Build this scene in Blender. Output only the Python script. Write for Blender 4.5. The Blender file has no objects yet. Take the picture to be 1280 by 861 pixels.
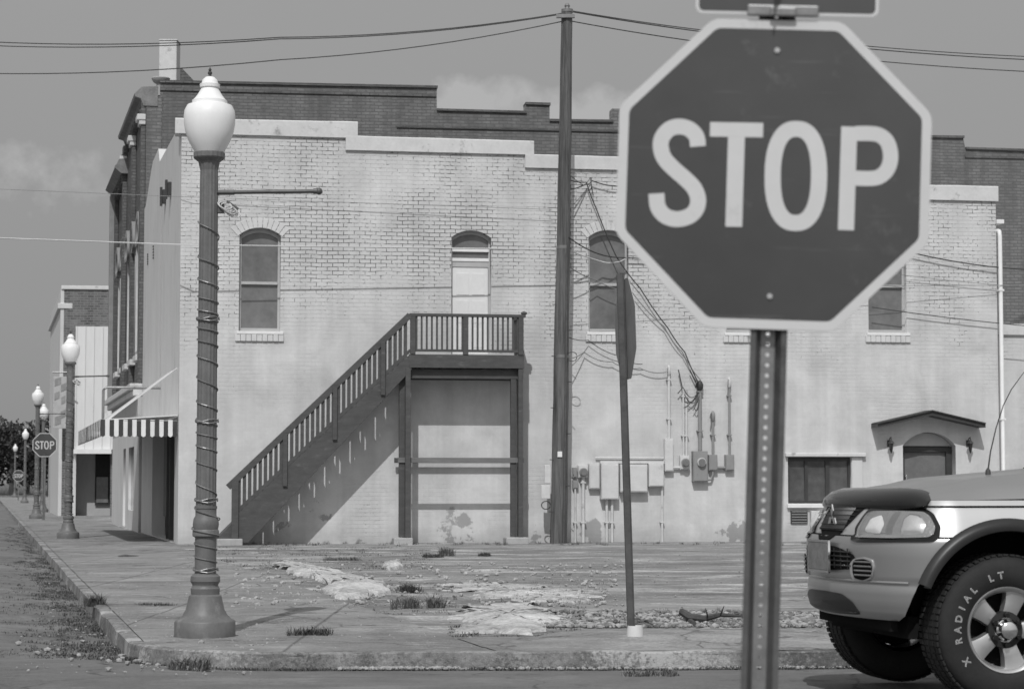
import bpy, bmesh, math, random
from mathutils import Vector, Matrix, noise
random.seed(7)
PI = math.pi
R = math.radians
sc = bpy.context.scene
col = sc.collection

# ------------------------------------------------------------------ camera
FPX, CX, CY, HC = 2670.0, 640.0, 430.5, 1.2
PITCH = math.atan(172.5 / FPX)
cd = bpy.data.cameras.new('camera'); cam = bpy.data.objects.new('camera', cd); col.objects.link(cam)
cam.location = (0, 0, HC); cam.rotation_euler = (PI / 2 + PITCH, 0, 0)
cd.sensor_width = 36; cd.lens = 36 * FPX / 1280.0; cd.clip_start = .05; cd.clip_end = 4000
cd.dof.use_dof = True; cd.dof.focus_distance = 21; cd.dof.aperture_fstop = 6.3
sc.camera = cam
cp, sp = math.cos(PITCH), math.sin(PITCH)
def ray(px, py):
    x, y, z = (px - CX), FPX, (CY - py)
    return Vector((x, y * cp - z * sp, y * sp + z * cp))
def at(px, py, Y):                     # photo pixel seen at distance Y -> point
    d = ray(px, py); return Vector((0, 0, HC)) + d * (Y / d.y)
def G(px, py, z=0.0):                  # photo pixel on the ground
    d = ray(px, py); return Vector((0, 0, HC)) + d * ((z - HC) / d.z)
def proj(p):
    v = Vector(p) - Vector((0, 0, HC))
    yy = v.y * cp + v.z * sp; zz = -v.y * sp + v.z * cp
    return (CX + FPX * v.x / yy, CY - FPX * zz / yy)

# ------------------------------------------------------------------ frames
class Frame:
    def __init__(s, o, ang):
        s.o = Vector(o); s.ang = ang
        s.m = Matrix.Translation(s.o) @ Matrix.Rotation(ang, 4, 'Z'); s.i = s.m.inverted()
    def loc(s, p): return s.i @ Vector(p)
    def w(s, p): return s.m @ Vector(p)
    def px(s, px, py, y=0.0):          # pixel -> (x, z) on the frame's plane y = const
        c = s.i @ Vector((0, 0, HC)); d = s.i.to_3x3() @ ray(px, py)
        q = c + d * ((y - c.y) / d.y); return q.x, q.z
WORLD = Frame((0, 0, 0), 0)
A = G(222, 680); A.z = 0
WALL = Frame(A, math.atan(.17))
FAC = Frame(A, math.atan2(1, -.2466))
CAR = Frame((0, 0, 0), 0)              # set later

# ------------------------------------------------------------------ mesh builder
class MB:
    def __init__(s): s.v = []; s.f = []
    def add(s, vs, fs):
        n = len(s.v); s.v += [Vector(p) for p in vs]; s.f += [tuple(i + n for i in f) for f in fs]; return s
    def box(s, x0, x1, y0, y1, z0, z1):
        return s.add([(x0,y0,z0),(x1,y0,z0),(x1,y1,z0),(x0,y1,z0),(x0,y0,z1),(x1,y0,z1),(x1,y1,z1),(x0,y1,z1)],
                     [(0,3,2,1),(4,5,6,7),(0,1,5,4),(1,2,6,5),(2,3,7,6),(3,0,4,7)])
    def quadbox(s, P, d):              # polygon P (list of 3D) extruded by vector d
        n = len(P); d = Vector(d); P = [Vector(p) for p in P]
        return s.add(P + [p + d for p in P], [tuple(range(n))[::-1], tuple(range(n, 2*n))] + [(i, (i+1) % n, (i+1) % n + n, i + n) for i in range(n)])
    def lathe(s, prof, seg=24, c=(0,0,0), cap=True, flute=0):
        n = len(s.v); c = Vector(c)
        for r, z in prof:
            for i in range(seg):
                a = 2 * PI * i / seg
                rr = r * (1 - (flute if i % 2 else 0))
                s.v.append(c + Vector((rr * math.cos(a), rr * math.sin(a), z)))
        for j in range(len(prof) - 1):
            for i in range(seg):
                k = (i + 1) % seg
                s.f.append((n + j*seg + i, n + j*seg + k, n + (j+1)*seg + k, n + (j+1)*seg + i))
        if cap:
            s.f.append(tuple(n + i for i in range(seg))[::-1]); m = n + (len(prof)-1) * seg
            s.f.append(tuple(m + i for i in range(seg)))
        return s
    def tube(s, pts, r, seg=6, cap=True):
        pts = [Vector(p) for p in pts]; n = len(s.v); N = len(pts)
        up = None
        for i, p in enumerate(pts):
            t = (pts[min(i+1, N-1)] - pts[max(i-1, 0)])
            if t.length < 1e-9: t = Vector((0,0,1))
            t.normalize()
            if up is None:
                up = Vector((0,0,1)) if abs(t.z) < .9 else Vector((1,0,0))
            a = t.cross(up)
            if a.length < 1e-6: a = t.cross(Vector((.3,.7,.2)))
            a.normalize(); b = a.cross(t).normalized(); up = b
            rr = r[i] if isinstance(r, (list, tuple)) else r
            for k in range(seg):
                q = 2 * PI * k / seg
                s.v.append(p + a * (rr * math.cos(q)) + b * (rr * math.sin(q)))
        for i in range(N-1):
            for k in range(seg):
                l = (k+1) % seg
                s.f.append((n+i*seg+k, n+i*seg+l, n+(i+1)*seg+l, n+(i+1)*seg+k))
        if cap:
            s.f.append(tuple(n+k for k in range(seg))[::-1]); s.f.append(tuple(n+(N-1)*seg+k for k in range(seg)))
        return s
    def beam(s, a, b, w, h, upv=(0,0,1)):   # square section bar
        a, b = Vector(a), Vector(b); t = (b-a).normalized(); sd = t.cross(Vector(upv)).normalized(); u = sd.cross(t)
        P = [a + sd*(x*w/2) + u*(y*h/2) for x, y in ((-1,-1),(1,-1),(1,1),(-1,1))]
        return s.quadbox(P, b - a)
    def disc(s, c, n, r, t, seg=20):
        c, n = Vector(c), Vector(n).normalized()
        return s.tube([c, c + n*t], r, seg)
    def grid(s, rows):
        n = len(s.v); m = len(rows[0])
        for r in rows: s.v += [Vector(p) for p in r]
        for j in range(len(rows)-1):
            for i in range(m-1):
                s.f.append((n+j*m+i, n+j*m+i+1, n+(j+1)*m+i+1, n+(j+1)*m+i))
        return s
    def mesh(s, name, base, smooth=0):
        me = bpy.data.meshes.new(name)
        me.from_pydata([v - base for v in s.v], [], s.f)
        bm = bmesh.new(); bm.from_mesh(me); bmesh.ops.recalc_face_normals(bm, faces=bm.faces); bm.to_mesh(me); bm.free()
        if smooth:
            me.shade_smooth()
            me.set_sharp_from_angle(angle=R(smooth))
        return me

def finish(o, bev=0, seg=2):
    if bev:
        b = o.modifiers.new('bevel', 'BEVEL'); b.width = bev; b.segments = seg; b.limit_method = 'ANGLE'; b.angle_limit = R(40)
    return o
def tag(o, label=None, cat=None, group=None, kind=None):
    if label: o['label'] = label
    if cat: o['category'] = cat
    if group: o['group'] = group
    if kind: o['kind'] = kind
    return o
BASE = {}
def thing(name, label, cat, base=(0,0,0), frame=WORLD, group=None):
    o = bpy.data.objects.new(name, None); col.objects.link(o); o.empty_display_size = .2
    o.location = frame.w(base); o.rotation_euler = (0, 0, frame.ang)
    BASE[o.name] = Vector(base); return tag(o, label, cat, group)
def part(name, mb, mat, parent, smooth=0, bev=0, label=None):
    b = BASE[parent.name]
    o = bpy.data.objects.new(name, mb.mesh(name, b, smooth) if isinstance(mb, MB) else mb); col.objects.link(o)
    if not isinstance(mb, MB): mb.transform(Matrix.Translation(-b))
    o.parent = parent; o.data.materials.append(mat); BASE[o.name] = b
    if label: o['label'] = label
    return finish(o, bev)
def single(name, mb, mat, label=None, cat=None, base=(0,0,0), frame=WORLD, group=None, kind=None, smooth=0, bev=0):
    b = Vector(base)
    if isinstance(mb, MB): me = mb.mesh(name, b, smooth)
    else: me = mb; me.transform(Matrix.Translation(-b))
    o = bpy.data.objects.new(name, me); col.objects.link(o)
    o.location = frame.w(b); o.rotation_euler = (0, 0, frame.ang); me.materials.append(mat); BASE[o.name] = b
    tag(o, label, cat, group, kind); return finish(o, bev)
def copy_tree(o, parent=None):
    c = o.copy(); col.objects.link(c); c.parent = parent
    if o.name in BASE: BASE[c.name] = BASE[o.name]
    for ch in [q for q in list(o.children)]: copy_tree(ch, c)
    return c

def plate(polys, y0, y1):
    """flat sheet with holes in the x-z plane, from y0 to y1 (polys[0] outline, the rest holes)"""
    cu = bpy.data.curves.new('tmp', 'CURVE'); cu.dimensions = '2D'; cu.fill_mode = 'BOTH'; cu.extrude = abs(y1 - y0) / 2
    for P in polys:
        sp_ = cu.splines.new('POLY'); sp_.points.add(len(P) - 1)
        for i, q in enumerate(P): sp_.points[i].co = (q[0], q[1], 0, 1)
        sp_.use_cyclic_u = True
    o = bpy.data.objects.new('tmp', cu); col.objects.link(o)
    bpy.context.view_layer.update()
    me = bpy.data.meshes.new_from_object(o.evaluated_get(bpy.context.evaluated_depsgraph_get()))
    bpy.data.objects.remove(o); bpy.data.curves.remove(cu)
    me.materials.clear()
    me.transform(Matrix(((1,0,0,0),(0,0,1,(y0+y1)/2),(0,1,0,0),(0,0,0,1))))
    bm = bmesh.new(); bm.from_mesh(me); bmesh.ops.recalc_face_normals(bm, faces=bm.faces); bm.to_mesh(me); bm.free()
    return me
def text_mesh(txt, size, off=0.0, ext=.001):
    cu = bpy.data.curves.new('tmp', 'FONT'); cu.body = txt; cu.size = size; cu.offset = off; cu.extrude = ext; cu.align_x = 'CENTER'; cu.align_y = 'CENTER'
    o = bpy.data.objects.new('tmp', cu); col.objects.link(o); bpy.context.view_layer.update()
    me = bpy.data.meshes.new_from_object(o.evaluated_get(bpy.context.evaluated_depsgraph_get()))
    vs = [v.co.copy() for v in me.vertices]; fs = [tuple(p.vertices) for p in me.polygons]
    bpy.data.objects.remove(o); bpy.data.curves.remove(cu); bpy.data.meshes.remove(me)
    return vs, fs
def arch(x0, x1, z0, zs, zt, n=12):
    """opening outline with a segmental arch: springing height zs, crown zt"""
    h = (x1-x0)/2; cx = (x0+x1)/2; s_ = zt - zs; r = (h*h + s_*s_) / (2*s_); a = math.asin(min(1, h/r)); cz = zt - r
    return [(x0, z0), (x1, z0)] + [(cx + r*math.sin(a - 2*a*i/n), cz + r*math.cos(a - 2*a*i/n)) for i in range(n+1)]

# ------------------------------------------------------------------ materials
def newmat(name):
    m = bpy.data.materials.new(name); m.use_nodes = True; nt = m.node_tree
    return m, nt, nt.nodes['Principled BSDF']
def N(nt, t, **k):
    n = nt.nodes.new(t)
    for a, b in k.items(): setattr(n, a, b)
    return n
def L(nt, a, b): nt.links.new(a, b)
def math_(nt, op, a, b=None, c=None, clamp=False):
    n = N(nt, 'ShaderNodeMath', operation=op, use_clamp=clamp)
    for i, q in enumerate((a, b, c)):
        if q is None: continue
        if isinstance(q, (int, float)): n.inputs[i].default_value = q
        else: L(nt, q, n.inputs[i])
    return n.outputs[0]
def noise_(nt, vec, scale, det=4, rough=.55, dist=0):
    n = N(nt, 'ShaderNodeTexNoise'); n.inputs['Scale'].default_value = scale; n.inputs['Detail'].default_value = det
    n.inputs['Roughness'].default_value = rough; n.inputs['Distortion'].default_value = dist
    L(nt, vec, n.inputs['Vector']); return n.outputs['Fac']
def mapr(nt, v, a, b, c=0, d=1):
    n = N(nt, 'ShaderNodeMapRange'); n.inputs[1].default_value = a; n.inputs[2].default_value = b
    n.inputs[3].default_value = c; n.inputs[4].default_value = d; L(nt, v, n.inputs[0]); return n.outputs[0]
def coords(nt, sc_=(1,1,1), rnd=True):
    tc = N(nt, 'ShaderNodeTexCoord'); mp = N(nt, 'ShaderNodeMapping'); mp.inputs['Scale'].default_value = sc_
    L(nt, tc.outputs['Object'], mp.inputs['Vector'])
    if rnd:
        oi = N(nt, 'ShaderNodeObjectInfo'); cb = N(nt, 'ShaderNodeCombineXYZ')
        m1 = math_(nt, 'MULTIPLY', oi.outputs['Random'], 37.0)
        for i in range(3): L(nt, m1, cb.inputs[i])
        L(nt, cb.outputs[0], mp.inputs['Location'])
    return mp.outputs[0]
def setcol(nt, b, v):
    cb = N(nt, 'ShaderNodeCombineColor')
    for i in range(3): L(nt, v, cb.inputs[i])
    L(nt, cb.outputs[0], b.inputs['Base Color'])
def bump(nt, b, h, strength=.4, dist=.01):
    n = N(nt, 'ShaderNodeBump'); n.inputs['Strength'].default_value = strength; n.inputs['Distance'].default_value = dist
    L(nt, h, n.inputs['Height']); L(nt, n.outputs[0], b.inputs['Normal'])
def surf(name, g, rough=.8, var=.2, scale=4, metal=0, bmp=.2, bd=.004, stretch=(1,1,1), spec=.3, dirt=0, dirtg=.06, coat=0, dscale=2.5):
    m, nt, b = newmat(name); v = coords(nt, stretch)
    n1 = noise_(nt, v, scale, 5, .6); n2 = noise_(nt, v, scale*6, 4, .6)
    s = math_(nt, 'ADD', math_(nt, 'MULTIPLY', n1, .65), math_(nt, 'MULTIPLY', n2, .35))
    c = math_(nt, 'MULTIPLY', mapr(nt, s, .3, .7, 1-var, 1+var), g)
    if dirt:
        n3 = noise_(nt, v, dscale, 8, .72); k = mapr(nt, n3, .62-dirt*.25, .70)
        mx = N(nt, 'ShaderNodeMix'); L(nt, k, mx.inputs[0]); L(nt, c, mx.inputs[2]); mx.inputs[3].default_value = dirtg
        c = mx.outputs[0]
    setcol(nt, b, c)
    b.inputs['Roughness'].default_value = rough; b.inputs['Metallic'].default_value = metal
    b.inputs['Specular IOR Level'].default_value = spec; b.inputs['Coat Weight'].default_value = coat; b.inputs['Coat Roughness'].default_value = .08
    if bmp: bump(nt, b, s, bmp, bd)
    return m
def brick(name, g, mg, row=.095, bw=.27, mort=.008, patch=0, patchz=None, var=.15, bd=.012, side=False, streak=.1, spots=()):
    """bricks in the object's x-z plane; patch = share of the joints that read dark"""
    m, nt, b = newmat(name); tc = N(nt, 'ShaderNodeTexCoord')
    sx = N(nt, 'ShaderNodeSeparateXYZ'); L(nt, tc.outputs['Object'], sx.inputs[0]); cb = N(nt, 'ShaderNodeCombineXYZ')
    wob = noise_(nt, tc.outputs['Object'], 1.3, 3); wob2 = noise_(nt, tc.outputs['Object'], 9, 2)
    zz = math_(nt, 'ADD', sx.outputs[2], math_(nt, 'ADD', math_(nt, 'MULTIPLY', wob, .05), math_(nt, 'MULTIPLY', wob2, .020)))
    xx = math_(nt, 'ADD', sx.outputs[0], math_(nt, 'ADD', sx.outputs[1], math_(nt, 'MULTIPLY', wob2, .025)))
    L(nt, xx, cb.inputs[0]); L(nt, zz, cb.inputs[1])
    br = N(nt, 'ShaderNodeTexBrick'); br.inputs['Scale'].default_value = 1; br.inputs['Mortar Size'].default_value = mort
    br.inputs['Mortar Smooth'].default_value = .35; br.inputs['Brick Width'].default_value = bw; br.inputs['Row Height'].default_value = row
    br.inputs['Color1'].default_value = (0,0,0,1); br.inputs['Color2'].default_value = (1,1,1,1); br.inputs['Mortar'].default_value = (.5,.5,.5,1)
    br.inputs['Bias'].default_value = 0; L(nt, cb.outputs[0], br.inputs['Vector'])
    fac = br.outputs['Fac']; tone = N(nt, 'ShaderNodeRGBToBW'); L(nt, br.outputs['Color'], tone.inputs[0])
    big = noise_(nt, tc.outputs['Object'], .45, 5, .62, .3); fine = noise_(nt, tc.outputs['Object'], 14, 5, .7); mid = noise_(nt, tc.outputs['Object'], 2.2, 5, .6)
    mp = N(nt, 'ShaderNodeMapping'); mp.inputs['Scale'].default_value = (3.5, 3.5, .25); L(nt, tc.outputs['Object'], mp.inputs[0])
    st = noise_(nt, mp.outputs[0], 1, 5, .6)
    v = math_(nt, 'ADD', math_(nt, 'MULTIPLY', tone.outputs[0], .08 if patchz else .22), math_(nt, 'ADD', math_(nt, 'MULTIPLY', mid, .4), math_(nt, 'MULTIPLY', fine, .38)))
    c = math_(nt, 'MULTIPLY', mapr(nt, v, .25, .75, 1-var, 1+var), g)
    c = math_(nt, 'MULTIPLY', c, mapr(nt, st, .35, .7, 1+streak*.4, 1-streak))
    if patchz: c = math_(nt, 'MULTIPLY', c, mapr(nt, noise_(nt, tc.outputs['Object'], .9, 7, .68, .5), .35, .68, 1.06, .84))
    k = fac
    if patchz:                          # dark open joints only on the upper part, in patches
        lift = mapr(nt, sx.outputs[2], patchz[0], patchz[1], -.30, .03)
        msk = math_(nt, 'ADD', big, math_(nt, 'ADD', lift, math_(nt, 'MULTIPLY', math_(nt, 'SUBTRACT', mid, .5), .5)))
        msk = math_(nt, 'ADD', msk, math_(nt, 'MULTIPLY', math_(nt, 'SUBTRACT', fine, .5), 1.0))
        k2 = mapr(nt, msk, .49, .62); depth = mapr(nt, math_(nt, 'ADD', big, lift), .25, .48, .08, 1)
        k = math_(nt, 'MULTIPLY', fac, k2)
    else: depth = None
    mx = N(nt, 'ShaderNodeMix'); L(nt, k, mx.inputs[0]); L(nt, c, mx.inputs[2]); mx.inputs[3].default_value = mg
    out = mx.outputs[0]
    if patchz:                          # blistered paint near the ground and grime stains
        low = mapr(nt, sx.outputs[2], 0, 2.2, .10, -.2)
        q = math_(nt, 'ADD', noise_(nt, tc.outputs['Object'], 1.6, 8, .72), low); 
        for sx0, sz0, sr in spots:
            dx_ = math_(nt, 'DIVIDE', math_(nt, 'SUBTRACT', sx.outputs[0], sx0), sr); dz_ = math_(nt, 'DIVIDE', math_(nt, 'SUBTRACT', sx.outputs[2], sz0), sr)
            q = math_(nt, 'ADD', q, math_(nt, 'MULTIPLY', math_(nt, 'MAXIMUM', math_(nt, 'SUBTRACT', 1, math_(nt, 'ADD', math_(nt, 'MULTIPLY', dx_, dx_), math_(nt, 'MULTIPLY', dz_, dz_))), 0), .13))
        kk = mapr(nt, q, .655, .675)
        m2 = N(nt, 'ShaderNodeMix'); L(nt, math_(nt, 'MULTIPLY', kk, .75), m2.inputs[0]); L(nt, out, m2.inputs[2]); m2.inputs[3].default_value = g*.42; out = m2.outputs[0]
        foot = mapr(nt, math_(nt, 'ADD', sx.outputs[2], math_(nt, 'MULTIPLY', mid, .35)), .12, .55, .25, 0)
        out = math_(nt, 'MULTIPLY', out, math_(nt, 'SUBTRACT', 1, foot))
    setcol(nt, b, out); b.inputs['Roughness'].default_value = .85; b.inputs['Specular IOR Level'].default_value = .2
    h = math_(nt, 'SUBTRACT', 1, fac)
    if depth is not None: h = math_(nt, 'MULTIPLY', h, depth)
    h = math_(nt, 'ADD', h, math_(nt, 'MULTIPLY', fine, .35))
    bump(nt, b, h, .8, bd); return m

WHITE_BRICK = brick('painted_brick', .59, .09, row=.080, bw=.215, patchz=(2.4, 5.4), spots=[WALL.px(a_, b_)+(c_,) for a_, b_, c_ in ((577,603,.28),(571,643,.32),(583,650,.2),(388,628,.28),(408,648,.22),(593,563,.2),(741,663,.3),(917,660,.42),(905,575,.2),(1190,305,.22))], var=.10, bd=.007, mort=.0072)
DARK_BRICK = brick('dark_brick', .165, .125, row=.08, bw=.215, mort=.010, var=.28, streak=.3)
DARK_BRICK2 = brick('darker_brick', .13, .10, row=.085, bw=.24, mort=.012, var=.35, streak=.3)  # darker, coarser brick for the street front and trim
FAR_BRICK = brick('weathered_brick', .15, .22, row=.09, bw=.24, mort=.014, var=.55, streak=.4)
COPING = surf('limewashed_coping', .58, .85, .12, 3, bmp=.5, dirt=.12, dirtg=.25)
STUCCO = surf('stucco', .57, .9, .10, 1.6, bmp=.6, bd=.006, stretch=(1,1,.35), dirt=.10, dirtg=.42)
STUCCO2 = surf('grey_stucco', .40, .9, .10, 1.6, bmp=.6, bd=.006, stretch=(1,1,.3), dirt=.08, dirtg=.28)
CONC = surf('concrete', .36, .9, .2, 5, bmp=.6, bd=.006, dirt=.18, dirtg=.2)
BROKEN = surf('broken_concrete', .34, .95, .45, 7, bmp=1, bd=.02, dirt=.2, dirtg=.22)
STONE = surf('rubble_stone', .30, .95, .45, 7, bmp=.6, bd=.01)
DSTONE = surf('dark_rubble', .16, .95, .45, 7, bmp=.6, bd=.01)
WOOD = surf('painted_timber', .075, .7, .28, 3, bmp=.5, bd=.004, stretch=(1.5,1.5,5), dirt=.12, dirtg=.13)
WOODL = surf('worn_timber', .16, .8, .3, 3, bmp=.5, bd=.004, stretch=(.5,5,5))
POLEW = surf('pole_timber', .115, .85, .75, 6, bmp=1, bd=.02, stretch=(2.2,2.2,.10), dirt=.45, dirtg=.05)
GLASS = None
def glassmat(name, g, var=.3, rough=.12):
    m = surf(name, g, rough, var, 1.2, bmp=.05, bd=.01, spec=.6); return m
GLASS = glassmat('window_glass', .15, .35)
GLASSD = glassmat('dark_glass', .02)
FRAMEM = surf('window_frame_paint', .42, .6, .12, 6)
FRAMEW = surf('white_frame_paint', .72, .6, .08, 6)
FRAMED = surf('dark_frame_paint', .05, .5, .2, 6)
DOORW = surf('white_door_paint', .68, .55, .06, 3)
SIDING = surf('metal_siding_paint', .66, .5, .08, 1.2, stretch=(1,1,.2), dirt=.05, dirtg=.45)
LAMPP = surf('lamp_post_paint', .135, .5, .22, 7, bmp=.3, spec=.4, dirt=.08, dirtg=.22)
GLOBE = surf('lamp_globe_plastic', .80, .40, .06, 3, bmp=.05, stretch=(1,1,.4), spec=.4, dirt=.08, dirtg=.52)
WIRE = surf('black_cable', .05, .6, .2, 4, bmp=0)
WIREG = surf('grey_cable', .22, .5, .2, 4, bmp=0)
WIREL = surf('pale_cable', .55, .5, .1, 4, bmp=0)
GALV = surf('galvanised_steel', .24, .42, .25, 10, metal=.6, bmp=.15, spec=.5, dirt=.1, dirtg=.12)
GALVD = surf('weathered_channel_steel', .10, .5, .3, 8, metal=.3, bmp=.2, dirt=.12, dirtg=.05)
GALVL = surf('pale_conduit_paint', .56, .6, .12, 6, dirt=.1, dirtg=.3)
BOXG = surf('grey_box_paint', .25, .55, .12, 5, dirt=.1, dirtg=.16)
SIGNRED = surf('sign_face_sheeting', .060, .3, .17, 1.3, bmp=.06, bd=.002, spec=.5, dirt=.10, dirtg=.10, dscale=5)
def scratch_and_sheen(m, amount=.05):
    nt = m.node_tree; b = nt.nodes['Principled BSDF']; cb = b.inputs['Base Color'].links[0].from_node; src = cb.inputs[0].links[0].from_socket
    tc_ = N(nt, 'ShaderNodeTexCoord'); tot = src
    for ang, sc2, th in ((14, 1.0, .672), (-38, 1.7, .69), (70, 1.3, .70)):
        mp = N(nt, 'ShaderNodeMapping'); mp.inputs['Rotation'].default_value = (0, R(ang), 0); mp.inputs['Scale'].default_value = (1.6*sc2, 1, 34*sc2); L(nt, tc_.outputs['Object'], mp.inputs[0])
        k = mapr(nt, noise_(nt, mp.outputs[0], 1.5, 3, .5), th, th+.03, 0, amount); tot = math_(nt, 'ADD', tot, k)
    sx_ = N(nt, 'ShaderNodeSeparateXYZ'); L(nt, tc_.outputs['Object'], sx_.inputs[0]); 
    tot = math_(nt, 'MULTIPLY', tot, mapr(nt, sx_.outputs[2], 1.55, 2.25, .80, 1.12))      # painted-in sky reflection: the sheeting lightens towards the top, darkens below
    for i in range(3): L(nt, tot, cb.inputs[i])
scratch_and_sheen(SIGNRED, .022)
SIGNWHITE = surf('sign_white_sheeting', .54, .4, .05, 4, bmp=.05, spec=.4, dirt=.04, dirtg=.42)
SIGNBACK = surf('sign_back_aluminium', .21, .5, .2, 5, metal=.3)
CHROME = surf('bright_metal', .75, .15, .05, 8, metal=1, bmp=.02)
STRIPED = surf('awning_dark_stripe', .06, .9, .2, 8)
STRIPEL = surf('awning_pale_stripe', .72, .9, .08, 8)
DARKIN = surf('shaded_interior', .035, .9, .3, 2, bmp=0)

def concrete_ground(name, lo, hi, cracks=True, st=(1,1,1), weeds=.0, sc_=1.0, slab=None, crust=0):
    m, nt, b = newmat(name); v = coords(nt, st, rnd=False)
    n1 = noise_(nt, v, .35*sc_, 6, .65, .4); n2 = noise_(nt, v, 2.2*sc_, 7, .7); n3 = noise_(nt, v, 26, 5, .75); n4 = noise_(nt, v, 140, 2, .6)
    s = math_(nt, 'ADD', math_(nt, 'MULTIPLY', n1, .30), math_(nt, 'ADD', math_(nt, 'MULTIPLY', n2, .28), math_(nt, 'ADD', math_(nt, 'MULTIPLY', n3, .28), math_(nt, 'MULTIPLY', n4, .14))))
    c = mapr(nt, s, .42, .60, lo, hi); hgt = math_(nt, 'ADD', n3, math_(nt, 'MULTIPLY', n4, .5))
    if crust:                          # worn light aggregate and dark tar patches
        mpc = N(nt, 'ShaderNodeMapping'); mpc.inputs['Location'].default_value = (7, 3, 0); L(nt, v, mpc.inputs[0])
        q1 = noise_(nt, mpc.outputs[0], .9, 9, .74, .3); q2 = noise_(nt, mpc.outputs[0], 42, 3, .7)
        qq = math_(nt, 'ADD', q1, math_(nt, 'MULTIPLY', math_(nt, 'SUBTRACT', q2, .5), .35))
        mx = N(nt, 'ShaderNodeMix'); L(nt, mapr(nt, qq, .53, .62, 0, .85), mx.inputs[0]); L(nt, c, mx.inputs[2]); mx.inputs[3].default_value = crust; c = mx.outputs[0]
        mx = N(nt, 'ShaderNodeMix'); L(nt, mapr(nt, qq, .43, .36, 0, .7), mx.inputs[0]); L(nt, c, mx.inputs[2]); mx.inputs[3].default_value = .07; c = mx.outputs[0]
    if cracks:
        mp = N(nt, 'ShaderNodeMapping'); mp.inputs['Scale'].default_value = (.42, .42, .42)
        ad = N(nt, 'ShaderNodeVectorMath', operation='ADD'); nn = N(nt, 'ShaderNodeTexNoise'); nn.inputs['Scale'].default_value = 1.1; nn.inputs['Detail'].default_value = 6
        L(nt, v, nn.inputs['Vector']); L(nt, v, ad.inputs[0]); L(nt, nn.outputs['Color'], ad.inputs[1]); L(nt, ad.outputs[0], mp.inputs[0])
        vo = N(nt, 'ShaderNodeTexVoronoi', feature='DISTANCE_TO_EDGE'); vo.inputs['Scale'].default_value = 1; L(nt, mp.outputs[0], vo.inputs['Vector'])
        kr = mapr(nt, math_(nt, 'SUBTRACT', vo.outputs['Distance'], math_(nt, 'MULTIPLY', math_(nt, 'SUBTRACT', n2, .46), .04)), .0, .006, .6, 0)
        mx = N(nt, 'ShaderNodeMix'); L(nt, kr, mx.inputs[0]); L(nt, c, mx.inputs[2]); mx.inputs[3].default_value = .05; c = mx.outputs[0]
    if slab:
        sx = N(nt, 'ShaderNodeSeparateXYZ'); L(nt, v, sx.inputs[0])
        for ax, per in ((0, slab), (1, slab)):
            w = math_(nt, 'PINGPONG', math_(nt, 'ADD', sx.outputs[ax], math_(nt, 'MULTIPLY', n2, .03)), per/2)
            k = mapr(nt, w, .0, .022, .7, 0)
            mx = N(nt, 'ShaderNodeMix'); L(nt, k, mx.inputs[0]); L(nt, c, mx.inputs[2]); mx.inputs[3].default_value = .06; c = mx.outputs[0]
    setcol(nt, b, c); b.inputs['Roughness'].default_value = .92; b.inputs['Specular IOR Level'].default_value = .2
    bump(nt, b, hgt, .7, .012); return m
ROADM = concrete_ground('asphalt', .125, .20, crust=.22)
LOTM = concrete_ground('old_lot_paving', .12, .33, st=(.55,1.1,1), crust=.55)
WALKM = concrete_ground('pavement_concrete', .17, .30, slab=1.6, crust=.34)
SLABM = concrete_ground('slab_concrete', .18, .32, crust=.36)
BROKEN2 = concrete_ground('crumbled_concrete', .20, .72, cracks=False, sc_=2.5)
KERBM = concrete_ground('kerb_concrete', .10, .34, cracks=False, sc_=2, crust=.45)
EARTHM = concrete_ground('bare_ground', .09, .18, cracks=False)

# ------------------------------------------------------------------ world + sun
world = bpy.data.worlds.new('World'); sc.world = world; world.use_nodes = True
nt = world.node_tree; bg = nt.nodes['Background']
SUN_AZ = math.atan2(-.12, -1)          # where the sun stands: behind the camera, a little left
SUN_EL = R(48)
sky = N(nt, 'ShaderNodeTexSky', sky_type='NISHITA'); sky.sun_disc = False; sky.sun_elevation = SUN_EL
sky.sun_rotation = math.atan2(-.12, -1) ; sky.air_density = 1; sky.dust_density = 1.5
bw = N(nt, 'ShaderNodeRGBToBW'); L(nt, sky.outputs[0], bw.inputs[0])
tc = N(nt, 'ShaderNodeTexCoord'); sx = N(nt, 'ShaderNodeSeparateXYZ'); L(nt, tc.outputs['Generated'], sx.inputs[0])
base = math_(nt, 'MULTIPLY', math_(nt, 'POWER', bw.outputs[0], .12), 2.8)     # black-and-white film sky: nearly even tone
grad = mapr(nt, sx.outputs[2], .0, .22, .80, 1.02)
base = math_(nt, 'MULTIPLY', base, grad)
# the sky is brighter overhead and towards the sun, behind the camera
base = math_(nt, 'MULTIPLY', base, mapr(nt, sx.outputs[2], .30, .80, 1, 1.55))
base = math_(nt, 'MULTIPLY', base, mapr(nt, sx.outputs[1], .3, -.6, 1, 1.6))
mp = N(nt, 'ShaderNodeMapping'); mp.inputs['Scale'].default_value = (1, 1, 1.9); L(nt, tc.outputs['Generated'], mp.inputs[0])
cn = noise_(nt, mp.outputs[0], 9, 7, .58, .2)
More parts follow.
